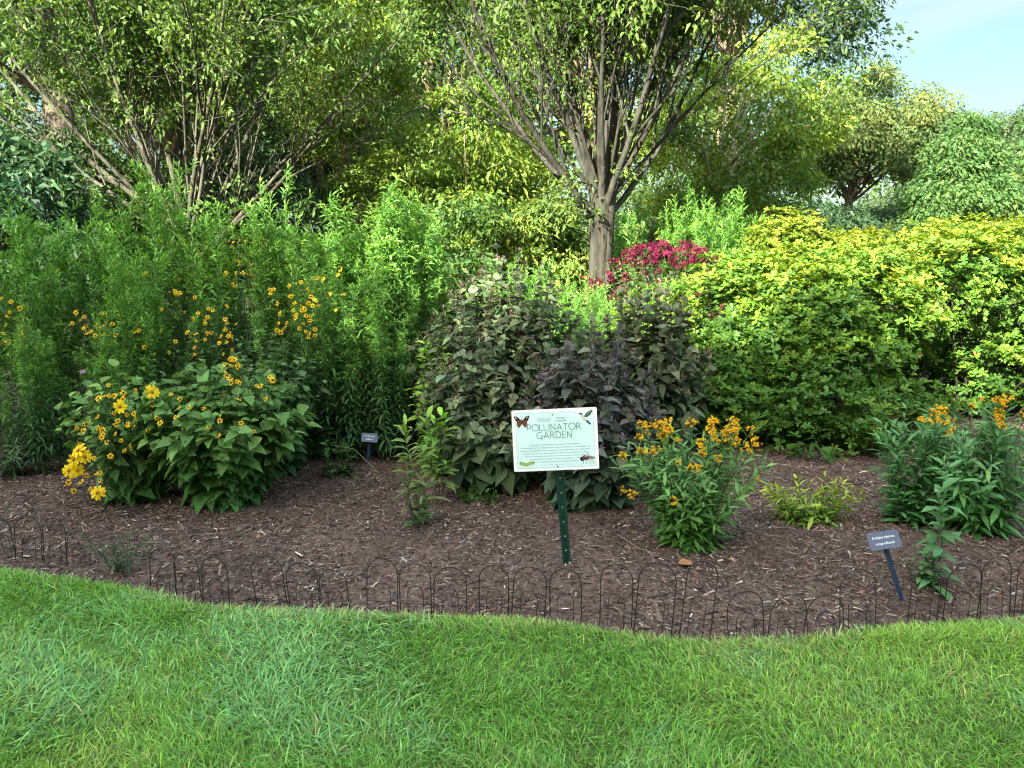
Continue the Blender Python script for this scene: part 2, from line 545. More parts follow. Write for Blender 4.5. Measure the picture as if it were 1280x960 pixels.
# --- wood chips on the bed
def make_chips():
    g = Geo()
    rg = np.random.default_rng(5)
    N = 250000
    y = rg.uniform(2.8, 6.8, N) ** 1.0
    x = rg.uniform(-4.6, 4.6, N)
    k = (y > edge_y(x) + 0.005) & (np.abs(x) < 0.75 * y + 0.6) & (rg.random(N) < np.clip(1.5 - (y - 3) * 0.3, 0.25, 1) * np.clip(3.2 * fbm(x * 3.1, y * 3.1, 66, 3) - .6, .42, 1))
    x, y = x[k], y[k]; n = len(x)
    z = mulch_z(x, y) + 0.004
    a = rg.uniform(0, 2 * math.pi, n)
    L = np.exp(rg.normal(-4.2, 0.55, n)).clip(0.006, 0.07)
    W = (L * rg.uniform(0.12, 0.42, n)).clip(0.002, 0.012)
    pit = rg.normal(0, 0.28, n)
    D = np.stack([np.cos(a) * np.cos(pit), np.sin(a) * np.cos(pit), np.sin(pit)], 1)
    U = unit(np.stack([rg.normal(0, 0.35, n), rg.normal(0, 0.35, n), np.ones(n)], 1))
    pal = np.array([[.09, .064, .05], [.135, .096, .074], [.045, .032, .026], [.20, .148, .115], [.29, .23, .18], [.50, .43, .34], [.19, .165, .145], [.19, .09, .065]])
    pick = rg.choice(len(pal), n, p=[.25, .22, .22, .14, .065, .015, .05, .04])
    cc = jitter(rg, pal[pick], n, 0.25, 0.05)
    S = unit(np.cross(D, U)); Nn = np.cross(S, D)
    P = np.stack([x, y, z], 1)
    h = (W * 0.35)[:, None]
    Lc, Wc = L[:, None] / 2, W[:, None] / 2
    sk = rg.uniform(-0.5, 0.5, (n, 1)) * Wc
    Vv = np.stack([P - D * Lc - S * Wc, P - D * Lc + S * Wc * .7, P + D * Lc + S * Wc + sk * D, P + D * Lc - S * Wc * .6,
                   P - D * Lc * .8 - S * Wc * .3 + Nn * h, P + D * Lc * .85 + S * Wc * .2 + Nn * h], 1)
    off = (np.arange(n) * 6)[:, None, None]
    F4 = (np.array([[0, 4, 5, 3], [1, 2, 5, 4]])[None] + off).reshape(-1, 4)
    F3 = (np.array([[0, 1, 4], [2, 3, 5]])[None] + off).reshape(-1, 3)
    g.add(Vv.reshape(-1, 3), [F4, F3], np.repeat(cc, 6, 0))
    m = 420      # fallen leaf scraps and clippings
    y = rg.uniform(2.9, 6.2, m); x = rg.uniform(-4.2, 4.2, m)
    k = y > edge_y(x) + .03
    x, y = x[k], y[k]; m = len(x)
    th = rg.uniform(0, 6.28, m)
    lp = np.array([[.30, .19, .10], [.20, .12, .06], [.33, .27, .15], [.14, .19, .06]])
    Ll = rg.uniform(.012, .045, m)
    leaves(g, np.stack([x, y, mulch_z(x, y) + .010], 1), np.stack([np.cos(th), np.sin(th), rg.normal(0, .2, m)], 1), rg.normal(0, .3, (m, 3)) + [0, 0, 1],
           Ll, Ll * rg.uniform(.25, .6, m), jitter(rg, lp[rg.integers(0, 4, m)], m, .25, .06), rg.normal(0, .2, m), .5, 'ovate', 1)
    o = g.build('mulch_chips', M_CHIP, smooth=False)
    tag(o, 'brown shredded bark mulch with scattered paler wood chips', 'mulch', kind='stuff')


make_chips()


# ------------------------------------------------------------------ trees and background shrubs
def limb_path(rng, a, b, n=7, wob=0.06, up=0.35):
    a, b = np.asarray(a, float), np.asarray(b, float)
    t = np.linspace(0, 1, n)[:, None]
    L = np.linalg.norm(b - a)
    p = a + (b - a) * t
    p[:, 2] += (up * L * (t * (1 - t)))[:, 0] * -1.0
    w = np.cumsum(rng.normal(0, wob * L / n, (n, 3)), 0)
    w -= w * t
    w[0] = 0
    return p + w


def clump_leaves(g, rng, centers, rad, per, L, c0, c1, flat=0.6, lod=0, drp=0.25, aspect=0.5):
    """leaf clumps: many small leaves through each clump's volume, lying in sprays that hang a little outwards."""
    K = len(centers)
    rad = np.broadcast_to(np.asarray(rad, float), (K,))
    cid = np.repeat(np.arange(K), per); n = len(cid)
    u = unit(rng.normal(0, 1, (n, 3)))
    r = rng.random(n)[:, None] ** 0.45
    # uneven clumps: stretch each along its own axis
    ax = unit(rng.normal(0, 1, (K, 3)) * [1, 1, .4])
    st = rng.uniform(-0.1, 0.6, K)
    q = u * r
    q = q + ax[cid] * (np.sum(q * ax[cid], 1) * st[cid])[:, None]
    q[:, 2] *= flat
    P = centers[cid] + q * rad[cid][:, None]
    D = unit(q * [1, 1, .5] + rng.normal(0, 0.55, (n, 3)) + [0, 0, -0.25])
    U = unit(rng.normal(0, 0.65, (n, 3)) + q * .9 + [0, 0, .55])
    f = rng.random((K, 1)) ** 1.2
    cc = c0 + (c1 - c0) * f
    cc = jitter(rng, cc[cid], n, 0.22, 0.1)
    Ls = L * np.exp(rng.normal(0, .33, n)).clip(.4, 2)
    leaves(g, P, D, U, Ls, Ls * aspect, cc, drp, 0.35, lod=lod)


def crown_centers(rng, K, c, r, inner=0.45, zbias=0.0):
    u = unit(rng.normal(0, 1, (K * 3, 3)))
    u = u[u[:, 2] > -0.75][:K]
    q = inner + (1 - inner) * rng.random((len(u), 1)) ** 0.6
    return np.asarray(c) + u * q * np.asarray(r)


BARKC = col((.16, .125, .09))


def bg_tree(name, label, cat, base, h, r, crown_lo, trunk_r, K, cr, per, L, c0, c1, seed, bark=BARKC, lean=(0, 0), group=None,
            inner=0.35, flat=0.65, limbs=None, shape=None, aspect=0.5, lod=0):
    rng = np.random.default_rng(seed)
    t = thing(name, label, cat, base, group)
    rz = (h - crown_lo) / 2
    cz = crown_lo + rz
    cc = crown_centers(rng, K, (lean[0], lean[1], cz), (r, r, rz), inner)
    if shape == 'cone':
        f = np.clip((cc[:, 2] - crown_lo) / (h - crown_lo), 0, 1)
        cc[:, :2] = cc[:, :2] / np.sqrt(np.maximum(1 - ((cc[:, 2] - cz) / rz) ** 2, .08))[:, None] * (1.02 - f)[:, None] ** 0.75
    g = Geo()
    fork = np.array([lean[0] * .35, lean[1] * .35, max(crown_lo * 1.05, h * .18)])
    tp = limb_path(rng, (0, 0, -0.15), fork, 7, 0.03, 0)
    tube(g, tp, np.linspace(trunk_r * 1.25, trunk_r * .9, 7), jitter(rng, bark, 1, .1, .04), 9)
    top = np.array([lean[0], lean[1], h * .9])
    lead = limb_path(rng, fork, top, 8, 0.08, 0)
    tube(g, lead, np.linspace(trunk_r * .85, trunk_r * .12, 8), bark, 7)
    nl = limbs or max(10, K // 3)
    for i in rng.permutation(len(cc))[:nl]:
        s = rng.uniform(0.0, 0.6)
        a = lead[int(s * 7)]
        pth = limb_path(rng, a, cc[i], 7, 0.10, rng.uniform(-.1, .25))
        tube(g, pth, np.linspace(trunk_r * rng.uniform(.25, .5), 0.012, 7), bark, 5)
    g.build('trunk', M_BARK, t)
    g = Geo()
    clump_leaves(g, rng, cc, cr * rng.uniform(.6, 1.45, len(cc)), int(per * 1.3), L * .82, col(c0), col(c1), flat, lod, aspect=aspect)
    g.build('crown', M_FAR, t, smooth=False)
    return t


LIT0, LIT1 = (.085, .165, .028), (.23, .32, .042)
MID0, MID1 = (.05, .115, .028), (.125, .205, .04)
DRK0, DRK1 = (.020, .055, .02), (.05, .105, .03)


def shade_trees():
    g_lab = ['big leafy tree on the lawn side shading the bed, nearest the path', 'tall broad tree farther along the lawn side',
             'full round tree at the end of the lawn side row', 'wide spreading tree behind the viewer', 'dense tree closing the lawn side row']
    t = bg_tree('shade_tree', g_lab[0], 'tree', (-6.2, -9.0, 0), 10.2, 4.2, 1.4, .3, 190, 1.05, 300, .22, MID0, MID1, 900, group='shade trees on the lawn side')
    for k, (x, y, s) in enumerate([(-12.8, -8.0, 1.13), (-0.5, -10.5, .98), (5.5, -11.5, 1.0), (-19.5, -7.0, 1.12)]):
        copy_tree(t, (x, y, 0), k * 1.7 + .6, s, g_lab[k + 1])


shade_trees()


# --- the two vase shaped trees with many visible limbs
def vase_tree(label, base, trunk_h, trunk_r, limbs, seed, leafL, c0, c1, bark, twig_n, leaf_lo, per, lean=(0, 0), sprouts=0):
    rng = np.random.default_rng(seed)
    t = thing('vase_tree', label, 'tree', base)
    g = Geo()
    fork = np.array([lean[0], lean[1], trunk_h])
    tp = limb_path(rng, (0, 0, -.2), fork, 9, 0.025, 0)
    rr = np.interp(np.linspace(0, 1, 9), [0, .12, .8, 1], [trunk_r * 1.35, trunk_r * 1.03, trunk_r * .95, trunk_r * 1.08])
    # fluted trunk: a few thick strands grown together
    ext = np.array([tp[-1] + [0, 0, .25], tp[-1] + [.02, 0, .55]])
    tube(g, np.concatenate([tp, ext]), np.r_[rr * .86, trunk_r * .5, trunk_r * .15], bark, 12)
    for k in range(5):
        a = k * 1.257 + .4
        o = np.array([math.cos(a), math.sin(a), 0]) * trunk_r * .42
        tw = np.array([math.cos(a + .7), math.sin(a + .7), 0]) * trunk_r * .42
        q = tp + o + (tw - o) * np.linspace(0, 1, 9)[:, None] * .6
        dn = np.array([math.cos(a + .5), math.sin(a + .5), 0])
        q = np.concatenate([q, [q[-1] + dn * .05 + [0, 0, .2], q[-1] + dn * .16 + [0, 0, .5], q[-1] + dn * .3 + [0, 0, .95]]])
        tube(g, q, np.r_[rr * .60, trunk_r * .45, trunk_r * .28, trunk_r * .12], jitter(rng, bark, 1, .1, .03), 10)
    g.build('trunk', M_BARK, t)
    LP, LD, LZ = [], [], []
    for (az, el, ln, rad, z0) in limbs:
        g = Geo()
        d = np.array([math.cos(az) * math.cos(el), math.sin(az) * math.cos(el), math.sin(el)])
        st = fork * 1.0
        st = np.array([fork[0], fork[1], z0]) + np.array([d[0], d[1], 0]) * trunk_r * .35

        def grow(p, d, ln, r, lv):
            n = 9 if lv == 0 else 6
            pts = [p]; dd = d.copy()
            for i in range(n - 1):
                dd = unit(dd + rng.normal(0, .07 + .05 * lv, 3) + np.array([0, 0, .045 if lv < 2 else .02]))
                pts.append(pts[-1] + dd * ln / (n - 1))
            pts = np.array(pts)
            rads = r * np.linspace(1, .38 if lv < 2 else .3, n)
            tube(g, pts, np.maximum(rads, .004), jitter(rng, bark, 1, .12, .03), 8 if lv == 0 else (6 if lv == 1 else 4))
            if lv >= 1:
                m = int(ln * twig_n)
                k = rng.integers(1, n, m)
                w = rng.random((m, 1))
                pp = pts[k - 1] * (1 - w) + pts[k] * w
                LP.append(pp); LD.append(np.repeat(dd[None], m, 0) * .5 + rng.normal(0, .6, (m, 3)))
            if lv < 3:
                kids = [rng.integers(4, 7), rng.integers(3, 6), rng.integers(2, 4)][lv]
                for _ in range(kids):
                    f = rng.uniform(.22 if lv == 0 else .3, .97)
                    k = int(f * (n - 1))
                    tdir = unit(pts[min(k + 1, n - 1)] - pts[max(k - 1, 0)])
                    side = unit(np.cross(tdir, rng.normal(0, 1, 3)))
                    an = rng.uniform(.28, .62) + .12 * lv
                    nd = unit(tdir * math.cos(an) + side * math.sin(an) + [0, 0, .1])
                    grow(pts[k], nd, ln * (1 - .55 * f) * rng.uniform(.55, .85), max(rads[k] * rng.uniform(.42, .66), .005), lv + 1)
        grow(st, d, ln, rad, 0)
        g.build('limb', M_BARK, t)
    P = np.concatenate(LP); D = np.concatenate(LD)
    lo = leaf_lo
    keep = rng.random(len(P)) < np.clip((P[:, 2] - lo[0]) / (lo[1] - lo[0]), .04, 1)
    P, D = P[keep], D[keep]
    for _ in range(sprouts):      # short leafy water sprouts round the fork
        az = rng.uniform(0, 6.28); z = trunk_h + rng.uniform(-.25, .5); ln = rng.uniform(.2, .5)
        dd = np.array([math.cos(az), math.sin(az), rng.uniform(-.1, .4)])
        p0 = np.array([fork[0], fork[1], z]) + dd * [trunk_r, trunk_r, 0]
        pts = p0 + dd * np.linspace(0, ln, 5)[:, None] + np.array([0, 0, -.25]) * (np.linspace(0, ln, 5) ** 2)[:, None]
        g = Geo(); tube(g, pts, [.008, .007, .006, .004, .003], bark, 4); g.build('sprout', M_BARK, t)
        k = rng.integers(2, 5, 6)
        P = np.concatenate([P, pts[k]]); D = np.concatenate([D, np.repeat(dd[None], 6, 0) + rng.normal(0, .6, (6, 3))])
    n = len(P) * per
    P = np.repeat(P, per, 0) + rng.normal(0, .075, (n, 3)); D = np.repeat(D, per, 0) + rng.normal(0, .5, (n, 3)) + [0, 0, -.35]
    U = unit(rng.normal(0, .7, (n, 3)) + [0, 0, .7])
    f = rng.random((n, 1)) * .5 + .5 * vnoise(P[:, 0] * 1.5, P[:, 2] * 1.5, 3)[:, None]
    cc = jitter(rng, col(c0) + (col(c1) - col(c0)) * f, n, .2, .08)
    Ls = leafL * rng.uniform(.65, 1.25, n)
    g = Geo()
    leaves(g, P, D, U, Ls, Ls * .55, cc, .3, .35, lod=1)
    g.build('crown', M_FAR, t, smooth=False)
    return t


rg = np.random.default_rng(77)
lim = []
for k in range(24):
    az = k * 2 * math.pi / 24 + rg.uniform(-.2, .2)
    el = R(rg.uniform(50, 72)) if k % 3 else R(rg.uniform(74, 84))
    lim.append((az, el, rg.uniform(3.4, 4.4), rg.uniform(.020, .045), rg.uniform(1.7, 2.15)))
lim += [(R(165), R(38), 3.0, .04, 1.9), (R(200), R(42), 3.2, .045, 1.8), (R(10), R(40), 2.6, .04, 1.85)]
b0 = at(752, 330, 9.6)
vase_tree('grey barked vase shaped tree with bare fluted trunk rising behind the bed centre', (b0[0], 9.6, 0), 2.0, .15, lim, 31, .072,
          (.06, .13, .028), (.15, .23, .04), col((.042, .042, .034)), 13, (3.3, 4.9), 6, sprouts=12)
lim = []
for k in range(18):
    az = k * 2 * math.pi / 18 + rg.uniform(-.2, .2)
    el = R(rg.uniform(46, 68)) if k % 3 else R(rg.uniform(68, 82))
    lim.append((az, el, rg.uniform(3.4, 5.0), rg.uniform(.020, .045), rg.uniform(1.2, 1.75)))
lim += [(R(178), R(42), 3.4, .035, 1.5), (R(350), R(36), 3.0, .035, 1.3), (R(5), R(35), 3.0, .04, 1.3)]
b0 = at(232, 262, 10.8)
vase_tree('low forking many limbed tree behind the tall green stalks', (b0[0], 10.8, 0), 1.75, .15, lim, 41, .08,
          (.05, .12, .03), (.14, .22, .045), col((.072, .069, .053)), 13, (2.9, 4.9), 6, sprouts=14)


def X(px, Y):
    return float(at(px, 300, Y)[0])


# tall trees behind
bg_tree('large_tree', 'thick dark trunk standing far behind the forking tree', 'tree', (X(92, 16), 16, 0), 12, 4.6, 4.2, .32, 120, 1.0, 300, .13, DRK0, MID1, 101, bark=col((.10, .08, .06)))
bg_tree('evergreen_tree', 'dark dense tree between the two vase shaped trees', 'tree', (X(425, 19), 19, 0), 11, 2.6, .8, .22, 130, .75, 320, .12, DRK0, (.04, .085, .025), 102)
bg_tree('tall_tree', 'tall pale green tree rising beyond the forking tree', 'tree', (X(215, 26), 26, 0), 15, 4.2, 2.5, .3, 110, 1.1, 300, .17, MID0, LIT1, 103)
bg_tree('tall_tree', 'tall mid green tree beyond the dark dense tree', 'tree', (X(540, 27), 27, 0), 15, 4.6, 2.0, .3, 130, 1.1, 300, .17, MID0, MID1, 104)
bg_tree('tall_tree', 'tall sunlit tree directly beyond the bare fluted trunk', 'tree', (X(745, 25), 25, 0), 14, 4.0, 1.5, .3, 120, 1.0, 300, .16, MID0, LIT1, 105)
bg_tree('tall_tree', 'tall dark green tree at the far left edge', 'tree', (X(-120, 22), 22, 0), 14, 5.0, 1.5, .35, 130, 1.1, 300, .16, DRK0, MID1, 106)
bg_tree('tall_tree', 'tall dark tree filling the gap beyond the thick dark trunk', 'tree', (X(330, 30), 30, 0), 13, 4.6, 1.0, .3, 120, 1.1, 280, .18, DRK0, MID1, 107)
bg_tree('oak_tree', 'dark leaved oak reaching a long branch into the open sky', 'tree', (X(880, 21), 21, 0), 13, 3.6, 4.6, .3, 95, .8, 300, .14, (.02, .055, .02), (.055, .10, .03), 108, lean=(1.2, 0))
bg_tree('leaning_tree', 'loose sunlit tree with pale leaning branches left of the open sky', 'tree', (X(862, 13.5), 13.5, 0), 5.0, 1.7, 1.2, .09, 85, .42, 220, .09, (.07, .14, .03), LIT1, 109, bark=col((.34, .30, .24)), lean=(.9, 0), limbs=45)
bg_tree('understory_tree', 'yellow green understory tree left of the bare fluted trunk', 'tree', (X(590, 12.5), 12.5, 0), 3.9, 1.6, .5, .05, 95, .40, 220, .085, LIT0, (.22, .30, .045), 110, limbs=40)
bg_tree('understory_tree', 'slim bright yellow topped tree beside the dark dense tree', 'tree', (X(455, 15), 15, 0), 6.2, 1.3, 2.2, .07, 60, .5, 240, .10, LIT0, (.23, .30, .04), 111)
bg_tree('understory_tree', 'loose yellow green tree rising behind the dome of green stalks', 'tree', (X(495, 13.0), 13.0, 0), 3.3, 1.3, .4, .045, 75, .36, 220, .08, (.065, .13, .025), (.19, .27, .04), 112, limbs=36)
bg_tree('broadleaf_shrub', 'low shrub with large pale leaves at the foot of the fluted trunk', 'shrub', (X(668, 11.3), 11.3, 0), 2.3, .95, .2, .03, 55, .3, 190, .095, (.07, .14, .03), (.21, .29, .055), 113, limbs=25)
bg_tree('broadleaf_shrub', 'bluish green broad leaved shrub at the left end of the bed', 'shrub', (X(10, 9.6), 9.6, 0), 2.75, 1.25, .3, .04, 60, .36, 200, .12, (.03, .08, .04), (.07, .14, .06), 114, limbs=25)
bg_tree('broadleaf_shrub', 'dark green shrub under the limbs of the forking tree', 'shrub', (X(330, 12.4), 12.4, 0), 2.9, 1.5, .2, .04, 75, .4, 220, .09, DRK0, (.06, .11, .03), 115, limbs=25)
bg_tree('broadleaf_shrub', 'rounded shrub behind the forking tree on its left', 'shrub', (X(120, 13), 13, 0), 3.2, 1.7, .2, .04, 75, .42, 220, .09, DRK0, LIT0, 116, limbs=25)
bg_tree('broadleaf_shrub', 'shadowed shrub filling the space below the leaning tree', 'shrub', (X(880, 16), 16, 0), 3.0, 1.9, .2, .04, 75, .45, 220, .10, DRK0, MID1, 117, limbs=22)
bg_tree('broadleaf_shrub', 'dark shrub in the gap between the bluish shrub and the forking tree', 'shrub', (X(80, 11.8), 11.8, 0), 3.4, 1.4, .2, .04, 70, .4, 200, .09, DRK0, MID1, 140, limbs=20)
bg_tree('broadleaf_shrub', 'mid green shrub behind the right dome of drooping stalks', 'shrub', (X(560, 10.2), 10.2, 0), 2.1, 1.2, .1, .03, 60, .36, 200, .08, MID0, LIT0, 141, limbs=20)
# far right
bg_tree('round_tree', 'distant round crowned tree with forked dark trunk', 'tree', (X(1046, 34), 34, 0), 8.7, 3.2, 3.0, .20, 140, .8, 260, .17, (.06, .11, .035), (.15, .19, .055), 118, lean=(1.1, 0), limbs=30, bark=col((.10, .08, .06)))
bg_tree('cone_tree', 'bright conical tree with dense foliage down to the ground', 'tree', (X(1195, 24), 24, 0), 5.2, 2.3, .2, .12, 150, .5, 260, .13, (.05, .12, .035), (.10, .19, .05), 119, shape='cone')
bg_tree('round_tree', 'distant dull green tree rising behind the conical tree', 'tree', (X(1262, 42), 42, 0), 8.5, 4.4, 1.0, .3, 130, .9, 260, .20, (.05, .10, .045), (.10, .15, .06), 120)
bg_tree('round_tree', 'small distant tree between the forked dark trunk and the conical tree', 'tree', (X(1165, 46), 46, 0), 5.0, 3.2, .4, .3, 90, 1.0, 240, .22, (.045, .09, .04), (.09, .13, .05), 121)
bg_tree('round_tree', 'far tree beyond the hedge outside the open lawn', 'tree', (X(1420, 30), 30, 0), 9.0, 4.0, .6, .3, 110, 1.0, 240, .2, MID0, MID1, 122)
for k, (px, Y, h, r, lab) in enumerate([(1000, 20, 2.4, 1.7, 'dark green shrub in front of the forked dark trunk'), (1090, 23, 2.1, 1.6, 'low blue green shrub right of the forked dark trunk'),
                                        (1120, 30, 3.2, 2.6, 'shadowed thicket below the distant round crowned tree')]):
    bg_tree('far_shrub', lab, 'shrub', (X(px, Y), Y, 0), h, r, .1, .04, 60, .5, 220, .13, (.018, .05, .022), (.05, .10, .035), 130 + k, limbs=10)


def far_wood():
    rng = np.random.default_rng(300)
    g = Geo()
    n = 260
    x = rng.uniform(-60, 75, n); y = rng.uniform(48, 62, n)
    hh = 7.0 + 4 * vnoise(x * .12, y * .02, 4) + np.where(x < 5, 5, 0)
    cen = np.stack([x, y, hh * rng.uniform(.05, 1, n)], 1)
    clump_leaves(g, rng, cen, 2.0, 150, .42, col(MID0), col((.08, .13, .04)), .75)
    o = g.build('far_wood', M_FAR, smooth=False)
    tag(o, 'unbroken distant woodland beyond the garden trees', 'woodland', kind='stuff')


far_wood()


# ------------------------------------------------------------------ plants of the bed
def herb(rng, gs, gl, n, R0, Rx, Ry, H, node=0.05, L=0.06, W=0.03, ang=(1.0, 1.3), phyll='opposite', c0=(.03, .06, .02), c1=(.06, .1, .03),
         shape='ovate', droop=0.3, bare=0.1, dome=0.45, lp=(1, 1), power=1.6, stemc=(.05, .08, .03), stem_r=0.003, lod=1, fold=0.3,
         lean=(0, 0), center=(0, 0, 0), jit=0.2, hj=0.12, qmin=0.0, anj=0.16):
    """many stems rising from one base to a dome; leaves at nodes along every stem. Returns stem tips and directions."""
    tips, dirs = [], []
    c0, c1 = col(c0), col(c1)
    for i in range(n):
        a = rng.uniform(0, 2 * math.pi)
        q = math.sqrt(qmin * qmin + (1 - qmin * qmin) * rng.random())
        h = H * (1 - dome * q * q) * rng.uniform(1 - hj * 1.5, 1 + hj)
        tx = np.array([q * Rx * math.cos(a) + lean[0], q * Ry * math.sin(a) + lean[1]])
        bx = np.array([math.cos(a), math.sin(a)]) * R0 * q
        K = 8
        t = np.linspace(0, 1, K)
        pts = np.empty((K, 3))
        pts[:, :2] = bx + (tx - bx) * (t ** power)[:, None]
        pts[:, 2] = h * (t ** .95) - .02
        pts[1:-1] += rng.normal(0, .012, (K - 2, 3))
        pts += np.asarray(center)
        tube(gs, pts, np.linspace(stem_r, stem_r * .45, K), stemc, 4)
        seg = np.linalg.norm(np.diff(pts, axis=0), axis=1); ln = seg.sum()
        m = max(2, int(ln * (1 - bare) / node))
        tt = bare + (1 - bare) * (np.arange(m) + .5 + rng.uniform(-.2, .2, m)) / m
        P = np.stack([np.interp(tt, t, pts[:, k]) for k in range(3)], 1)
        Tn = unit(np.stack([np.interp(tt, t, np.gradient(pts[:, k])) for k in range(3)], 1))
        E1 = unit(np.cross(Tn, [0.13, 1, .1])); E2 = np.cross(Tn, E1)
        if phyll == 'opposite':
            ph = rng.uniform(0, 6.28) + np.arange(m) * (math.pi / 2) + rng.normal(0, .25, m)
            ph = np.concatenate([ph, ph + math.pi + rng.normal(0, .2, m)]); rep = 2
        elif phyll == 'whorl':
            ph = np.concatenate([np.arange(m) * .5 + w * 2.094 + rng.normal(0, .2, m) for w in range(3)]); rep = 3
        else:
            ph = rng.uniform(0, 6.28) + np.arange(m) * 2.4 + rng.normal(0, .2, m); rep = 1
        P, Tn, E1, E2, T2 = [np.tile(v, (rep,) + (1,) * (v.ndim - 1)) for v in (P, Tn, E1, E2, tt)]
        N = len(P)
        an = (ang[1] + (ang[0] - ang[1]) * T2) + rng.normal(0, anj, N)
        rad = E1 * np.cos(ph)[:, None] + E2 * np.sin(ph)[:, None]
        D = Tn * np.cos(an)[:, None] + rad * np.sin(an)[:, None]
        sc = (lp[0] + (lp[1] - lp[0]) * T2) * np.exp(rng.normal(0, .24, N)).clip(.45, 1.5)
        U = unit(Tn + rng.normal(0, .25, (N, 3)) + [0, 0, .35])
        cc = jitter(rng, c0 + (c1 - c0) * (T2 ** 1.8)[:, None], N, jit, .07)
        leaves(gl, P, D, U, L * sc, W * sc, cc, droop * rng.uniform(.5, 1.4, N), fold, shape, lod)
        tips.append(pts[-1]); dirs.append(Tn[m - 1])
    return np.array(tips), np.array(dirs)


# --- tall stalks: five mesh variants per kind, copied into clumps
def stalk_variants(seed, kind):
    out = []
    rng = np.random.default_rng(seed)
    for v in range(8):
        gs, gl = Geo(), Geo()
        H = 1.0
        if kind == 'feathery':
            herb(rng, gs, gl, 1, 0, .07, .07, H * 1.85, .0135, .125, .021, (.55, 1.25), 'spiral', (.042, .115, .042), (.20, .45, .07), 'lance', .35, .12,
                 0, (1.25, .62), 2.0, (.06, .10, .03), .0045, 1, .2, hj=.02)
            tip = 1.85
            for _ in range(13):        # short side shoots that make the feathery plume
                z = rng.uniform(.42, .98) * tip; a = rng.uniform(0, 6.28); l = rng.uniform(.07, .16)
                s2, l2 = Geo(), Geo()
                herb(rng, gs, gl, 1, 0, l * .8, l * .8, l, .010, .07, .0115, (.5, 1.0), 'spiral', (.10, .25, .05), (.23, .46, .07), 'lance', .2, .05,
                     0, (1, .6), 1.0, (.06, .11, .03), .002, 0, .2, center=(.04 * (z / tip) * math.cos(a), .04 * (z / tip) * math.sin(a), z), hj=.02, qmin=.8)
        elif kind == 'drooping':
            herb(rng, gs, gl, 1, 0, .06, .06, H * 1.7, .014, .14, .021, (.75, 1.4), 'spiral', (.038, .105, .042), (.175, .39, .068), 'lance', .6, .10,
                 0, (1.2, .62), 2.0, (.06, .10, .03), .0045, 2, .25, hj=.02)
            tip = 1.7
            for _ in range(11):
                z = rng.uniform(.70, .98) * tip; a = rng.uniform(0, 6.28); l = rng.uniform(.07, .16)
                herb(rng, gs, gl, 1, 0, l * 1.0, l * 1.0, l, .010, .07, .0115, (.5, 1.0), 'spiral', (.10, .25, .05), (.23, .45, .07), 'lance', .3, .05,
                     0, (1, .6), 1.0, (.06, .11, .03), .002, 0, .2, center=(.03 * math.cos(a), .03 * math.sin(a), z), hj=.02, qmin=.8)
        st = gs.build('stalk', M_STEM)
        gl.build('foliage', M_LEAF, st)
        out.append(st)
    return out


FEATHER = stalk_variants(501, 'feathery')
DROOP = stalk_variants(502, 'drooping')


def stalk_clump(name, label, cat, loc, n, rx, ry, h, seed, variants, group, hvar=.13, dome=.30, lean=.07):
    rng = np.random.default_rng(seed)
    t = thing(name, label, cat, loc, group)
    vh = 1.85 if variants is FEATHER else 1.7
    for i in range(n):
        a = rng.uniform(0, 6.28); q = math.sqrt(rng.random())
        s = h / vh * (1 - dome * q * q) * rng.uniform(1 - hvar, 1 + hvar)
        x, y = q * rx * .82 * math.cos(a), q * ry * math.sin(a)
        M = (Matrix.Translation((x, y, 0)) @ Matrix.Rotation(lean * (q * math.cos(a)) + rng.normal(0, .05), 4, 'Y') @
             Matrix.Rotation(-lean * (q * math.sin(a)) + rng.normal(0, .05), 4, 'X') @ Matrix.Rotation(rng.uniform(0, 6.28), 4, 'Z') @ Matrix.Diagonal((s * .95, s * .95, s, 1)))
        copy_part(variants[i % 8], t, M)
    return t


TG = 'tall feathery green stalks at the left of the bed'
for k, (px, Y, n, rx, ry, h, lab) in enumerate([
    (-75, 5.7, 23, .26, .25, 1.72, 'tall feathery stalks cut by the left edge of the photo'),
    (35, 5.75, 34, .27, .25, 1.84, 'leftmost whole clump of tall feathery green stalks'),
    (122, 6.2, 21, .15, .2, 2.06, 'tall feathery clump with the highest pointed spire beside the leftmost whole clump'),
    (160, 5.55, 31, .20, .2, 1.52, 'lower feathery clump standing in front of the highest pointed spire'),
    (205, 6.4, 18, .14, .2, 2.06, 'slender feathery clump in front of the forking tree trunk'),
    (254, 6.2, 15, .085, .12, 1.97, 'narrow feathery spire just right of the forking tree trunk'),
    (295, 7.0, 5, .08, .1, 1.65, 'small single feathery shoot in the gap before the dark shrub'),
    (345, 6.1, 21, .13, .16, 2.0, 'dense feathery column standing alone left of the drooping leaved clump'),
    (325, 5.2, 10, .10, .10, 1.05, 'short feathery tuft leaning out over the yellow daisies'),
]):
    p = at(px, 300, Y)
    stalk_clump('feathery_stalk_clump', lab, 'tall plant', (p[0], Y, 0), n, rx, ry, h, 600 + k, FEATHER, TG)

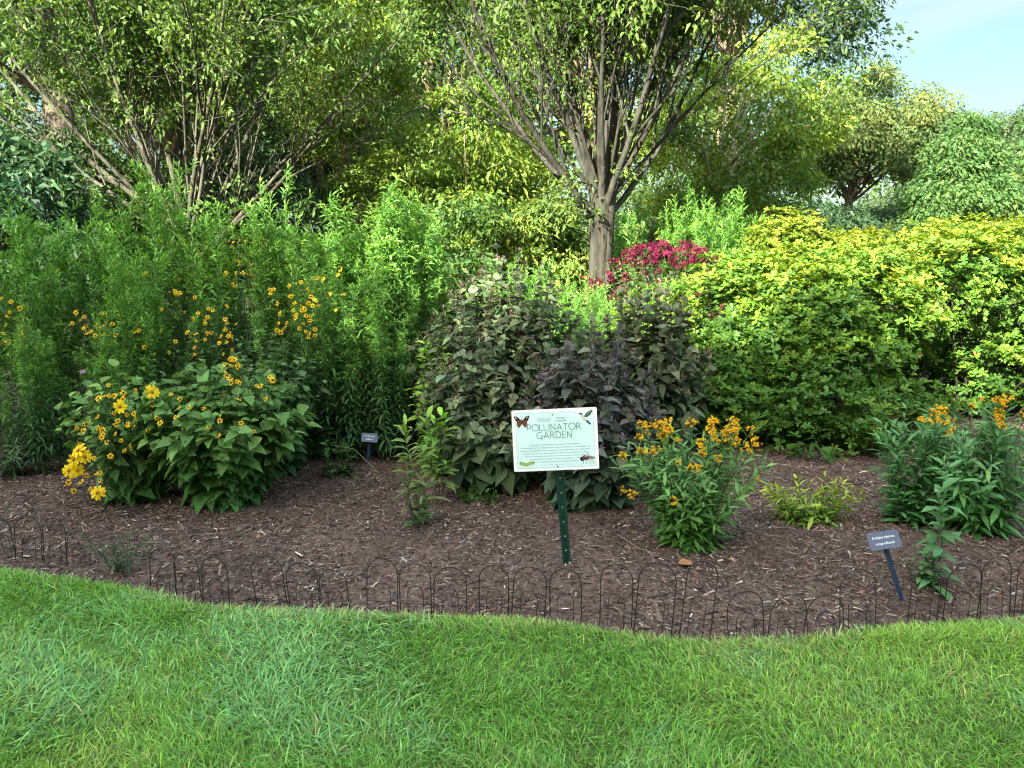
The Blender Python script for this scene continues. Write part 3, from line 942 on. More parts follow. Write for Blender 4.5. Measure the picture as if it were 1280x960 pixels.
for k, (px, Y, n, rx, ry, h, lab) in enumerate([
    (425, 5.9, 37, .22, .22, 1.82, 'left dome of tall green stalks with long drooping leaves'),
    (500, 5.95, 37, .24, .22, 1.84, 'right dome of tall green stalks with long drooping leaves'),
    (420, 5.45, 17, .17, .12, 1.28, 'shorter drooping leaved stalks in front of the left dome'),
    (475, 5.5, 14, .15, .12, 1.30, 'shorter drooping leaved stalks in front of the right dome'),
    (30, 5.15, 17, .3, .12, 1.0, 'arching long leaved stalks at the foot of the leftmost clump'),
    (-60, 5.05, 14, .25, .12, .8, 'arching long leaved stalks at the left edge of the photo'),
    (120, 5.2, 13, .2, .10, .95, 'long leaved stalks behind the yellow daisies'),
]):
    p = at(px, 300, Y)
    stalk_clump('drooping_stalk_clump', lab, 'tall plant', (p[0], Y, 0), n, rx, ry, h, 650 + k, DROOP, 'drooping leaved stalk clumps')

# sunlit stalks behind the tree and the low green clump beside its foot
for k, (px, Y, n, rx, ry, h, lab) in enumerate([
    (800, 10.1, 26, .42, .3, 2.12, 'sunlit upright stalks just right of the fluted trunk'),
    (862, 10.1, 30, .45, .3, 2.2, 'sunlit upright stalks above the magenta flowers'),
    (918, 10.1, 30, .42, .3, 2.12, 'sunlit upright stalks beside the yellow topped hedge'),
    (660, 7.4, 43, .42, .3, 1.40, 'bright green feathery mound left of the fluted trunk foot'),
    (735, 7.0, 49, .42, .3, 1.20, 'bright green feathery mound in front of the fluted trunk'),
    (805, 7.3, 26, .3, .25, 1.12, 'bright green feathery mound between the trunk and the hedge'),
    (745, 6.0, 23, .2, .15, 1.22, 'green feathery stalks between the two purple leaved shrubs'),
]):
    p = at(px, 300, Y)
    stalk_clump('feathery_stalk_clump', lab, 'tall plant', (p[0], Y, 0), n, rx, ry, h, 700 + k, FEATHER, 'feathery stalks round the fluted trunk', .12, .25, .12)

for v in FEATHER + DROOP:      # the variants themselves were only patterns
    for ch in list(v.children):
        bpy.data.objects.remove(ch)
    bpy.data.objects.remove(v)


# --- purple leaved snakeroot shrubs
def snakeroot(label, loc, n, Rx, Ry, H, seed, c0, c1, tipc, L=.112, dome=.5, buds=True, lean=(0, 0)):
    rng = np.random.default_rng(seed)
    t = thing('purple_leaved_shrub', label, 'shrub', loc, 'purple leaved shrubs in the middle of the bed')
    gs, gl = Geo(), Geo()
    tips, dirs = herb(rng, gs, gl, n, .14, Rx, Ry, H, .066, L, L * .74, (.95, 1.75), 'opposite', c0, c1, 'heart', .35, .06, dome, (1.15, .55), 1.25,
                      (.05, .03, .03), .003, 2, .28, lean=lean, jit=.32, hj=.2, anj=.42)
    gs.build('stems', M_STEM, t)['kind'] = 'stuff'
    if buds:     # young dark tips
        m = 3
        P = np.repeat(tips, m, 0); D = np.repeat(dirs, m, 0) * .8 + rng.normal(0, .5, (len(P), 3))
        leaves(gl, P, D, rng.normal(0, .4, (len(P), 3)) + [0, 0, 1], rng.uniform(.03, .05, len(P)), rng.uniform(.008, .016, len(P)),
               jitter(rng, tipc, len(P), .35, .12), .1, .4, 'lance', 1)
    gl.build('foliage', M_GLOSS, t)
    return t


p = at(640, 400, 5.35)
snakeroot('large dull green and purple shrub behind the sign on its left', (p[0] - .02, 5.35, 0), 290, .74, .55, 1.33, 801, (.09, .17, .07), (.11, .15, .075), (.15, .075, .08))
p = at(615, 400, 5.0)
snakeroot('grey green heart leaved shrub sloping to the mulch left of the sign', (p[0], 4.95, 0), 180, .50, .46, .95, 802, (.085, .155, .07), (.11, .145, .08), (.15, .09, .085), dome=.5)
p = at(742, 400, 4.6)
snakeroot('dark purple shrub directly behind the sign', (p[0], 4.6, 0), 200, .47, .42, .98, 803, (.065, .125, .065), (.10, .10, .09), (.13, .08, .11))
p = at(812, 400, 5.35)
snakeroot('green heart leaved shrub with tan tips right of the sign', (p[0], 5.3, 0), 230, .47, .5, 1.2, 804, (.085, .16, .07), (.12, .145, .08), (.24, .17, .11))
p = at(590, 400, 6.2)
snakeroot('purple tipped shrub partly hidden behind the drooping stalks', (p[0], 6.2, 0), 130, .36, .3, 1.24, 805, (.06, .11, .055), (.075, .09, .055), (.14, .07, .08))


# --- broad leaved green mounds
def leafy(name, label, cat, loc, seed, n, Rx, Ry, H, L, W, c0, c1, shape='heart', dome=.4, node=.05, group=None, phyll='opposite', droop=.35, ang=(.9, 1.6), mat=None,
          R0=.1, lp=(1.1, .7), lean=(0, 0), bare=.06, lod=2, power=1.3):
    rng = np.random.default_rng(seed)
    t = thing(name, label, cat, loc, group)
    gs, gl = Geo(), Geo()
    tips, dirs = herb(rng, gs, gl, n, R0, Rx, Ry, H, node, L, W, ang, phyll, c0, c1, shape, droop, bare, dome, lp, power, (.05, .085, .03), .003, lod, .28, lean=lean, jit=.24)
    gs.build('stems', M_STEM, t)['kind'] = 'stuff'
    gl.build('foliage', mat or M_GLOSS, t)
    return t, tips, dirs, rng


p = at(288, 500, 4.75)
leafy('leafy_mound', 'dark green broad leaved mound right of the yellow daisies', 'plant', (p[0], 4.6, 0), 811, 220, .56, .46, .84, .10, .07, (.05, .14, .035), (.10, .20, .05))
p = at(345, 500, 5.2)
leafy('leafy_mound', 'bluish leafy plant behind the broad leaved mound', 'plant', (p[0], 5.2, 0), 812, 90, .4, .3, .92, .08, .048, (.055, .14, .05), (.11, .20, .075))
p = at(565, 500, 5.25)
leafy('leafy_mound', 'yellow green leafy shoots left of the heart leaved shrub', 'plant', (p[0] - .08, 5.2, 0), 813, 40, .22, .18, .95, .085, .045, (.10, .23, .04), (.22, .40, .06), dome=.35, shape='ovate')
p = at(410, 560, 5.6)
leafy('leafy_mound', 'low dark foliage behind the smaller black label', 'plant', (p[0], 5.75, 0), 814, 90, .55, .25, .5, .07, .045, (.04, .095, .04), (.06, .13, .045))
p = at(600, 620, 4.6)
leafy('seedling_patch', 'low round green seedlings at the foot of the heart leaved shrub', 'plant', (p[0], 4.63, 0), 815, 16, .13, .06, .08, .04, .03, (.06, .15, .03), (.09, .19, .04), dome=.2, node=.03)


# --- leafy undergrowth between and behind the tall stalks
for k, (px, Y, n, rx, h, lab) in enumerate([
    (-60, 6.4, 70, .6, 1.15, 'dark leafy undergrowth behind the stalks at the left edge'), (60, 6.6, 80, .6, 1.25, 'dark leafy undergrowth behind the leftmost whole clump'),
    (170, 6.8, 80, .6, 1.2, 'dark leafy undergrowth behind the slender feathery clump'), (285, 6.9, 80, .6, 1.15, 'dark leafy undergrowth under the sunlit yellow daisies'),
    (390, 6.6, 80, .5, 1.1, 'dark leafy undergrowth behind the left dome of drooping stalks'), (500, 6.8, 80, .55, 1.1, 'dark leafy undergrowth behind the right dome of drooping stalks')]):
    p = at(px, 400, Y)
    leafy('leafy_undergrowth', lab, 'plant', (p[0], Y, 0), 1200 + k, n, rx, .35, h, .10, .05, (.035, .095, .03), (.06, .14, .04), 'ovate', .35, .07, group='leafy undergrowth among the stalks', lod=1)


# --- flowers
def daisy(gp, gd, P, N, rad, petals, pc, dc, rng, sag=.1, disc=.3):
    N = unit(np.asarray(N, float)); P = np.asarray(P, float)
    A = unit(np.cross(N, [.3, .2, 1.0])); B = np.cross(N, A)
    th = np.arange(petals) * 2 * math.pi / petals + rng.normal(0, .1, petals)
    D = A * np.cos(th)[:, None] + B * np.sin(th)[:, None] + N * rng.normal(-sag, .12, petals)[:, None]
    leaves(gp, P + D * rad * .15, D, N, rad * rng.uniform(.78, .95, petals), rad * .40, jitter(rng, pc, petals, .1, .04), .08, .25, 'petal', 2)
    # domed disc
    k = 8
    rr = rad * disc
    ring = [P + N * rr * .05 + (A * math.cos(a) + B * math.sin(a)) * rr for a in np.arange(k) * 2 * math.pi / k]
    ring2 = [P + N * rr * .55 + (A * math.cos(a) + B * math.sin(a)) * rr * .65 for a in np.arange(k) * 2 * math.pi / k]
    V = np.array(ring + ring2 + [P + N * rr * .8])
    q = [[i, (i + 1) % k, k + (i + 1) % k, k + i] for i in range(k)]
    tr = [[k + i, k + (i + 1) % k, 2 * k] for i in range(k)]
    gd.add(V, [np.array(q), np.array(tr)], dc)


def flower_variants(rad, petals, pc, dc, seed, sag=.15, disc=.3, stem=.12, n=4):
    rng = np.random.default_rng(seed); out = []
    for _ in range(n):
        gp, gd = Geo(), Geo()
        daisy(gp, gd, (0, 0, 0), (rng.normal(0, .1), rng.normal(0, .1), 1), rad, petals, pc, dc, rng, sag, disc)
        tube(gp, [(0, 0, -.001), (.004, .003, -stem * .5), (.0, .01, -stem)], [.0012, .0013, .0015], (.06, .12, .03), 4, 0)
        f = gp.build('flower_head', M_PETAL)
        gd.build('disc', M_PETAL, f)
        out.append(f)
    return out


def strew(variants, parent, pts, nrm, rng, smin=.8, smax=1.15):
    for i, (p, nn) in enumerate(zip(pts, nrm)):
        q = Vector(nn).to_track_quat('Z', 'Y').to_matrix().to_4x4()
        s = rng.uniform(smin, smax)
        copy_part(variants[i % len(variants)], parent, Matrix.Translation(p) @ q @ Matrix.Rotation(rng.uniform(0, 6.28), 4, 'Z') @ Matrix.Diagonal((s, s, s, 1)))


def drop(variants):
    for v in variants:
        for ch in list(v.children):
            bpy.data.objects.remove(ch)
        bpy.data.objects.remove(v)


SUSAN = flower_variants(.021, 8, (.82, .52, .016), (.035, .016, .008), 21)
BIGDAISY = flower_variants(.042, 10, (.88, .64, .016), (.42, .22, .02), 22, sag=.05, disc=.26)
CONE = flower_variants(.018, 10, (.42, .22, .45), (.10, .04, .02), 23, n=2)


def to_cam(p, rng, n, up=.6):
    """flowers look up and outwards to the open lawn side"""
    return [unit(np.array([rng.normal(-.1, .5), -0.9 + rng.normal(0, .35), up + rng.normal(0, .3)])) for _ in range(n)]


def susan_plant(label, loc, seed, n, Rx, Ry, H, nf, pxs, Yr, L=.07, W=.03, c0=(.05, .115, .04), c1=(.08, .175, .055), lod=1):
    t, tips, dirs, rng = leafy('black_eyed_susan', label, 'flowering plant', loc, seed, n, Rx, Ry, H, L, W, c0, c1, 'ovate', .35, .055, 'yellow flowered plants', 'spiral', .4, lod=lod)
    P = []
    for _ in range(nf):
        a = rng.integers(0, len(pxs))
        x0, y0, x1, y1 = pxs[a]
        w = at(rng.uniform(x0, x1), rng.uniform(y0, y1), Yr[0] + rng.random() * (Yr[1] - Yr[0]))
        P.append(w - np.array(loc))
    strew(SUSAN, t, P, to_cam(P, rng, nf), rng, .6, 1.0)
    g = Geo()
    for q in P:
        e = q + np.array([0, .03, -.02]); s = np.array([q[0] * .85 + rng.normal(0, .03), q[1] * .6 + .08, max(q[2] - rng.uniform(.25, .5), 0)])
        tube(g, [s, (s + e) / 2 + [rng.normal(0, .015), 0, .03], e], [.002, .0017, .0013], (.05, .09, .035), 3)
    g.build('flower_stems', M_STEM, t)['kind'] = 'stuff'
    return t, rng


# drift of small yellow flowers behind the mound
p = at(265, 400, 6.3)
susan_plant('small yellow daisies in sunlight between the feathery spires', (p[0], 6.5, 0), 821, 80, .75, .35, 1.38, 90,
            [(215, 300, 345, 350), (235, 310, 330, 365), (265, 300, 400, 345)], (6.3, 6.75))
p = at(260, 420, 5.7)
susan_plant('shaded drift of small yellow daisies behind the broad leaved mound', (p[0], 5.7, 0), 822, 90, .6, .35, 1.12, 88,
            [(170, 340, 300, 430), (235, 380, 300, 440), (90, 390, 180, 420), (110, 400, 300, 450)], (5.3, 5.6))
p = at(385, 400, 5.5)
susan_plant('small yellow daisies beside the drooping leaved stalks', (p[0] - .05, 5.5, 0), 823, 40, .28, .25, 1.05, 58,
            [(335, 355, 395, 420), (360, 330, 430, 390), (340, 390, 390, 425)], (5.1, 5.4))
p = at(20, 410, 5.6)
susan_plant('yellow daisies glimpsed low between the leftmost feathery stalks', (p[0], 5.6, 0), 824, 30, .4, .3, .95, 22,
            [(0, 370, 60, 420), (0, 425, 30, 440), (100, 400, 130, 420)], (5.2, 5.4))

# front yellow daisy plant with big flower heads reaching over the mulch
p = at(180, 560, 4.75)
loc = (p[0], 4.65, 0)
t, rng = susan_plant('front yellow daisies leaning over the mulch at the left', loc, 825, 110, .50, .36, .80, 70,
                     [(85, 480, 230, 540), (95, 520, 200, 570), (80, 590, 125, 615), (180, 470, 350, 545), (110, 480, 160, 500), (90, 500, 240, 600)], (4.12, 4.4), .10, .062, (.06, .16, .04), (.13, .25, .06), 2)
big = [(98, 563), (92, 574), (86, 588), (97, 588), (122, 616), (190, 490), (106, 571), (150, 508)]
B = [at(x, y, 4.2) - np.array(loc) for x, y in big]
strew(BIGDAISY, t, B, to_cam(B, rng, len(B), .3), rng, .9, 1.2)
g = Geo()
for b in B:
    r0 = np.array([rng.uniform(-.05, .1), rng.uniform(-.1, .05), .25])
    e = b + np.array([0.01, .04, -.02])
    mid = (r0 + e) / 2 + [0, 0, .08]
    tube(g, [r0, (r0 + mid) / 2 + [0, 0, .03], mid, (mid + e) / 2 + [0, 0, .02], e], .0022, (.09, .15, .05), 4)
g.build('flower_stem', M_STEM, t)
# mound flowers, a few
p = at(300, 480, 4.75)
susan_plant('small yellow daisies poking through the top of the broad leaved mound', (p[0], 4.85, 0), 826, 14, .42, .25, .80, 26,
            [(255, 465, 350, 500), (270, 500, 320, 545), (225, 455, 345, 480), (285, 440, 300, 460)], (4.15, 4.4))
# single pale purple flower
t = thing('coneflower', 'single pale purple daisy flower among the tall green stalks', 'flower', (at(103, 464, 4.95)[0], 5.0, 0))
g = Geo()
zc = float(at(103, 464, 4.95)[2])
tube(g, [(0, 0, -.02), (.02, .01, zc * .5), (0, -.04, zc - .01)], .0025, (.05, .09, .03), 4)
g.build('stem', M_STEM, t)
strew(CONE[:1], t, [(0, -.05, zc)], [(0, -.6, .7)], rng, 1, 1)


# --- orange butterfly weed
def umbel_variants(seed, n=4):
    rng = np.random.default_rng(seed); out = []
    for _ in range(n):
        gp = Geo()
        K = 15
        u = unit(rng.normal(0, 1, (K, 3)) * [1, 1, .6] + [0, 0, .75])
        for d in u:
            c = d * rng.uniform(.016, .026)
            tube(gp, [(0, 0, -.008), c * .5 + [0, 0, .001], c], .0008, (.12, .16, .04), 3)
            A = unit(np.cross(d, [.2, .3, .9])); Bv = np.cross(d, A)
            oc = jitter(rng, (.90, .46, .03), 1, .12, .05)[0]
            th = np.arange(5) * 1.2566 + rng.uniform(0, 1)
            D = A * np.cos(th)[:, None] + Bv * np.sin(th)[:, None]
            leaves(gp, np.repeat(c[None], 5, 0), D - d * .35, d, .0075, .0046, oc * 0.85, 0, .3, lod=0)
            D2 = D * .45 + d
            leaves(gp, np.repeat(c[None], 5, 0), D2, D, .0065, .0042, np.clip(oc * [1.05, 1.5, 1], 0, .9), 0, .3, lod=0)
        out.append(gp.build('flower_cluster', M_PETAL))
    return out


UMB = umbel_variants(31)


def butterfly_weed(label, loc, seed, n, Rx, Ry, H, nf, L=.085, W=.017, c0=(.09, .23, .045), c1=(.16, .31, .10), fl_px=None, lean=(0, 0), group='orange flowered plants', dome=.3, low=True):
    t, tips, dirs, rng = leafy('butterfly_weed', label, 'flowering plant', loc, seed, n, Rx, Ry, H, L, W, c0, c1, 'lance', dome, .017, group, 'spiral', .2, (.85, 1.35), M_LEAF,
                               .08, (1.25, .7), lean, .06, 2, 1.2)
    order = np.argsort(-tips[:, 2] + rng.normal(0, .05, len(tips)) + tips[:, 1] * .15)[:nf]
    P = [tips[i] + dirs[i] * .012 for i in order]; D = [unit(dirs[i] + [0, -.35, .5]) for i in order]
    ex = int(nf * .5)
    for i in order[:ex]:
        P.append(tips[i] + np.array([rng.normal(0, .03), rng.normal(-.02, .02), rng.normal(-.015, .02)])); D.append(unit(np.array([rng.normal(0, .4), -.6, .7])))
    if fl_px is not None:
        for (x, y, Y) in fl_px:
            w = at(x, y, Y) - np.array(loc)
            P.append(w); D.append(unit(np.array([rng.normal(0, .3), -.7, .7])))
    strew(UMB, t, P, D, rng, .85, 1.35)
    return t


p = gr(875, 690)
butterfly_weed('orange flowered plant right of the sign post', (.955, 3.88, 0), 831, 66, .44, .30, .67, 32, fl_px=[(778, 614, 3.75), (789, 618, 3.75), (842, 627, 3.6), (800, 567, 3.85), (946, 600, 3.75)])
butterfly_weed('orange flowered plant at the right edge of the photo', (2.62, 4.12, 0), 832, 62,   .46, .32, .68, 14, .105, .023, (.075, .20, .055), (.13, .29, .11))
butterfly_weed('taller orange flowered plant behind the slender stalk', (2.28, 4.2, 0), 833, 26, .22, .18, .72, 5, .10, .02, (.07, .21, .06), (.13, .30, .11))
butterfly_weed('low yellow green plant without open flowers behind the larger black label', (1.72, 4.22, 0), 834, 30, .32, .13, .26, 0, .075, .016, (.18, .32, .045), (.36, .42, .06), dome=.15, group='orange flowered plants')

# --- lone young stalks
def young_stalk(name, label, loc, seed, h, L, W, c0, c1, n=1, R=.03, node=.014, droop=.3, lp=(1.1, .8), bare=.2, phyll='spiral', shape='lance', ang=(.75, 1.5)):
    t, tips, dirs, rng = leafy(name, label, 'plant', loc, seed, n, R, R, h, L, W, c0, c1, shape, .25, node, 'lone young stalks', phyll, droop, ang, M_LEAF, .02, lp, bare=bare)
    return t


p = gr(517, 655)
young_stalk('young_stalk', 'pale withering young stalk standing alone in the mulch', (p[0], p[1], 0), 841, .64, .13, .026, (.17, .18, .10), (.22, .38, .07), 3, .07, .014, .4, bare=.2)
young_stalk('young_shoot', 'small green shoot at the foot of the withering stalk', (p[0] + .03, p[1] - .03, 0), 846, .22, .09, .018, (.06, .15, .04), (.09, .2, .05), 4, .07, .02)
p = gr(552, 628)
young_stalk('young_stalk', 'bright green young stalk beside the heart leaved shrub', (p[0], p[1], 0), 842, .70, .13, .032, (.15, .24, .07), (.21, .42, .06), 3, .08, .014, .35, bare=.22)
p = gr(1160, 732)
young_stalk('slender_stalk', 'slender leafy stalk climbing beside the larger black label', (p[0], p[1], 0), 843, .64, .11, .036, (.08, .20, .07), (.12, .28, .09), 2, .04, .02, .35, bare=.03)
young_stalk('creeping_weed', 'small pale weed round the foot of the slender leafy stalk', (p[0], p[1] + .02, 0), 844, .16, .035, .02, (.08, .16, .06), (.11, .2, .07), 14, .07, .02, bare=.02, shape='ovate')
p = gr(140, 715)
young_stalk('creeping_weed', 'thin grey green weeds by the wire fence at the left', (p[0], p[1] + .05, 0), 845, .2, .05, .008, (.05, .09, .045), (.09, .14, .06), 16, .2, .03)
p = gr(430, 600)
t, tips, dirs, rng = leafy('leafy_seedling', 'small leafy plant with one stem trailing across the mulch', 'plant', (p[0] - .1, p[1] + .1, 0), 847, 10, .14, .1, .28, .075, .036, (.05, .12, .03), (.08, .17, .04), 'ovate', .2, .06)
g = Geo()
a = np.array([0, 0, .22]); q = gr(490, 612) - np.array([p[0] - .1, p[1] + .1, 0])
tube(g, [a, a * .6 + q * .4 + [0, 0, .09], a * .3 + q * .7 + [0, 0, .06], q + [0, 0, .02]], .0025, (.14, .20, .07), 4)
g.build('trailing_stem', M_STEM, t)
p = gr(25, 600)
young_stalk('pale_weed', 'feathery pale green weeds at the left end of the mulch', (p[0] - .1, p[1] + .1, 0), 848, .42, .08, .012, (.07, .13, .06), (.12, .2, .08), 26, .34, .018)


# --- magenta flowered bush behind the tree
def magenta_bush():
    rng = np.random.default_rng(851)
    loc = (at(835, 320, 9.2)[0], 9.3, 0)
    t, tips, dirs, _ = leafy('magenta_flower_bush', 'bush covered with magenta flowers right of the fluted trunk', 'flowering bush', loc, 851, 210, 1.05, .6, 1.55, .075, .03,
                             (.05, .10, .03), (.09, .14, .04), 'ovate', .32, .06, lod=1)
    g = Geo()
    K = 340
    a = rng.uniform(0, 6.28, K); q = np.sqrt(rng.random(K))
    c = np.stack([q * 1.08 * np.cos(a), q * .62 * np.sin(a), 1.55 * (1 - .30 * q * q) * rng.uniform(.9, 1.03, K) - np.where(q > .6, rng.uniform(0, .6, K), 0)], 1)
    for cc in c:
        m = 16
        u = unit(rng.normal(0, 1, (m, 3)) + [0, -.2, .5])
        P = cc + u * rng.uniform(.02, .05, (m, 1))
        pc = col((.15, .011, .045)) * rng.uniform(.6, 1.25)
        for s in range(2):
            leaves(g, P, unit(np.cross(u, rng.normal(0, 1, (m, 3)))) + u * .2, u, .026, .024, jitter(rng, pc, m, .2, .08), 0, .2, lod=0)
    g.build('blossoms', M_PETAL, t)['kind'] = 'stuff'


magenta_bush()


# --- azalea hedge
HOLLOW = (*at(1150, 455, 6.3), .5)


def azalea(label, loc, lobes, seed, per, L, toplit, hollow=None, group='clipped azalea hedge'):
    """shrub of flat leafy pads set on lobes; each pad is a spray of leaf rosettes at twig tips."""
    rng = np.random.default_rng(seed)
    t = thing('azalea_shrub', label, 'shrub', loc, group)
    gs, gl = Geo(), Geo()
    PC, PN = [], []
    lobes = np.array(lobes, float)      # x y z rx ry rz
    for li, (x, y, z, rx, ry, rz) in enumerate(lobes):
        area = (rx * ry + rx * rz + ry * rz)
        K = int(per * 2.6 * area)
        u = unit(rng.normal(0, 1, (K, 3)) + [0, -.25, .15])
        P = np.array([x, y, z]) + u * [rx, ry, rz] * rng.uniform(.80, 1.06, (K, 1))
        ok = (P[:, 2] > .06) & (P[:, 1] < y + ry * .55)
        for lj, (x2, y2, z2, a2, b2, c2) in enumerate(lobes):
            if lj != li:
                ok &= (((P - [x2, y2, z2]) / [a2, b2, c2]) ** 2).sum(1) > .72
        PC.append(P[ok]); PN.append(unit(u[ok] / [rx, ry, rz]))
    PC = np.concatenate(PC); PN = np.concatenate(PN)
    # hollows: thin the pads by noise so dark gaps open between the tiers
    nz = fbm(PC[:, 0] * 2.6 + 3, PC[:, 2] * 3.4 + PC[:, 1] * 1.3, seed, 3)
    n2 = fbm(PC[:, 0] * 5.0 + 7, PC[:, 2] * 8.0 + PC[:, 1] * 3, seed + 3, 2)
    keep = ((nz > .33) & (n2 > .27)) | ((PN[:, 2] > .7) & (nz > .22))
    inner = PC - PN * rng.uniform(.12, .32, (len(PC), 1))
    inner = inner[(rng.random(len(PC)) < .45) & (inner[:, 2] > .08)]
    if hollow is not None:
        hl = np.array(hollow[:3]) - np.array(loc)
        keep &= (((PC - hl) / [hollow[3], .6, hollow[3] * .8]) ** 2).sum(1) > .6 + .8 * n2
        inner = inner[(((inner - hl) / [hollow[3], .35, hollow[3] * .8]) ** 2).sum(1) > 1]
    skin = int(keep.sum())
    PC = np.concatenate([PC[keep], inner]); PN = np.concatenate([PN[keep], np.tile([0, -.5, .8], (len(inner), 1))])
    for c in PC[rng.permutation(len(PC))[:30]]:
        a = np.array([rng.normal(0, .25), rng.normal(.1, .2), 0]) + np.array([c[0] * .45, c[1] * .4, 0])
        mid = a * .5 + c * .5 + [0, 0, .08]
        tube(gs, [a, a * .7 + mid * .3, mid, mid * .4 + c * .6, c], [.014, .012, .009, .006, .003], jitter(rng, (.035, .028, .022), 1, .2, .03), 4)
    m = 14
    n = len(PC) * m
    T = np.repeat(PC, m, 0); NN = np.repeat(PN, m, 0)
    q = rng.normal(0, 1, (n, 3)); q -= NN * np.sum(q * NN, 1)[:, None] * .6
    T = T + q * [.095, .095, .05]
    ax = unit(NN * .55 + [0, 0, .75] + rng.normal(0, .3, (n, 3)))
    padc = rng.normal(0, 1, len(PC))
    new = np.clip(.5 * toplit * (PC[:, 2] - .8) / .8 + .22 + .22 * padc + .5 * (fbm(PC[:, 0] * 1.7, PC[:, 2] * 1.7, seed + 5, 2) - .45), 0, 1)  # yellower upwards: new growth plus the sunlit top put into the colour
    w = 7
    n2 = n * w
    P = np.repeat(T, w, 0); A = np.repeat(ax, w, 0)
    th = np.tile(np.arange(w) * 2.4, n) + np.repeat(rng.uniform(0, 6.28, n), w)
    E1 = unit(np.cross(A, [.21, .9, .31])); E2 = np.cross(A, E1)
    op = rng.uniform(.75, 1.5, n2)
    D = A * np.cos(op)[:, None] + (E1 * np.cos(th)[:, None] + E2 * np.sin(th)[:, None]) * np.sin(op)[:, None]
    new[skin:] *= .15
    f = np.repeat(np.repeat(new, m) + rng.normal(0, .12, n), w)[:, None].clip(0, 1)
    c_old, c_new, c_tip_sunlit = col((.06, .145, .026)), col((.13, .235, .026)), col((.215, .25, .027))
    cc = np.where(f < .5, c_old + (c_new - c_old) * f * 2, c_new + (c_tip_sunlit - c_new) * (f - .5) * 2)
    cc = jitter(rng, cc, n2, .18, .05)
    brown = rng.random(n2) < .007
    cc[brown] = col((.17, .12, .035))
    Ls = L * np.exp(rng.normal(0, .25, n2)).clip(.5, 1.6) * np.repeat(rng.uniform(.75, 1.3, n), w)
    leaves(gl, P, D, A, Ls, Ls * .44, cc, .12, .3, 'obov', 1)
    gs.build('branches', M_BARK, t)['kind'] = 'stuff'
    gl.build('foliage', M_GLOSS, t)
    return t


xA = at(985, 450, 6.5)[0]
azalea('yellow green azalea with bulging front left of the dark hollow', (xA, 6.5, 0), [
    (-.55, .2, .75, .75, .8, .72), (.15, .1, .83, .95, .85, .68), (.15, -.45, .45, .62, .5, .48), (-.75, -.1, .5, .6, .6, .5), (-1.05, .1, .6, .5, .6, .62),
    (.75, .35, .9, .6, .8, .68), (-.05, -.15, 1.05, .6, .5, .42), (.55, -.6, .28, .5, .35, .3), (.0, -.78, .26, .62, .34, .27), (-.85, -.5, .28, .5, .35, .28)], 901, 64, .043, .7, HOLLOW)
xB = at(1260, 450, 6.9)[0]
azalea('darker fronted azalea with yellow top at the right edge', (xB, 7.0, 0), [
    (-.45, .45, 1.0, .75, .75, .74), (.5, .15, .9, 1.0, .9, .86), (.45, -.35, .5, .5, .45, .42), (1.2, .0, .8, .9, .9, .78), (-.55, -.1, 1.25, .6, .55, .42), (.6, -.55, 1.05, .7, .4, .36), (-.1, .1, .55, .6, .5, .5)], 902, 60, .043, .9, HOLLOW)
xC = at(990, 300, 8.0)[0]
azalea('bright yellow topped azalea peeping over the hedge', (xC, 8.0, 0), [(0, 0, .9, .6, .5, .95), (-.1, 0, 1.5, .36, .3, .32), (.25, 0, 1.4, .3, .3, .25)], 903, 70, .04, 1.2)
xD = at(1150, 300, 8.3)[0]
azalea('azalea closing the back of the hedge between the two larger ones', (xD, 8.3, 0), [(-.5, 0, .9, 1.0, .6, .85), (.8, 0, .95, 1.1, .6, .9), (1.9, 0, .95, 1.1, .6, .9)], 904, 55, .043, 1.0)


# ------------------------------------------------------------------ sign, labels, wire fence and small litter
def flat(g, poly, z, c, th=.0012, mat=0, S=None):
    """a thin plate cut to the outline poly (x,y) in the sign's plane."""
    P = np.array(poly, float); n = len(P)
    V = np.concatenate([np.c_[P, np.full(n, z)], np.c_[P, np.full(n, z + th)]])
    g.add(V, [np.array([[i, (i + 1) % n, n + (i + 1) % n, n + i]]) for i in range(n)], c, mat)
    cen = P.mean(0)
    V2 = np.concatenate([np.c_[P, np.full(n, z + th)], [[cen[0], cen[1], z + th]]])
    g.add(V2, np.array([[i, (i + 1) % n, n] for i in range(n)]), c, mat)


def stroke(g, pts, w, z, c, th=.0008):
    pts = np.array(pts, float)
    T = np.empty_like(pts)
    T[1:-1] = pts[2:] - pts[:-2]; T[0] = pts[1] - pts[0]; T[-1] = pts[-1] - pts[-2]
    T = unit(T); Nn = np.c_[-T[:, 1], T[:, 0]] * w / 2
    a, b = pts + Nn, pts - Nn; n = len(pts)
    V = np.concatenate([np.c_[a, np.full(n, z + th)], np.c_[b, np.full(n, z + th)]])
    F = [[i, n + i, n + i + 1, i + 1] for i in range(n - 1)]
    g.add(V, np.array(F), c)


def arc(cx, cy, rx, ry, a0, a1, n=18):
    a = np.radians(np.linspace(a0, a1, n))
    return [(cx + rx * math.cos(q), cy + ry * math.sin(q)) for q in a]


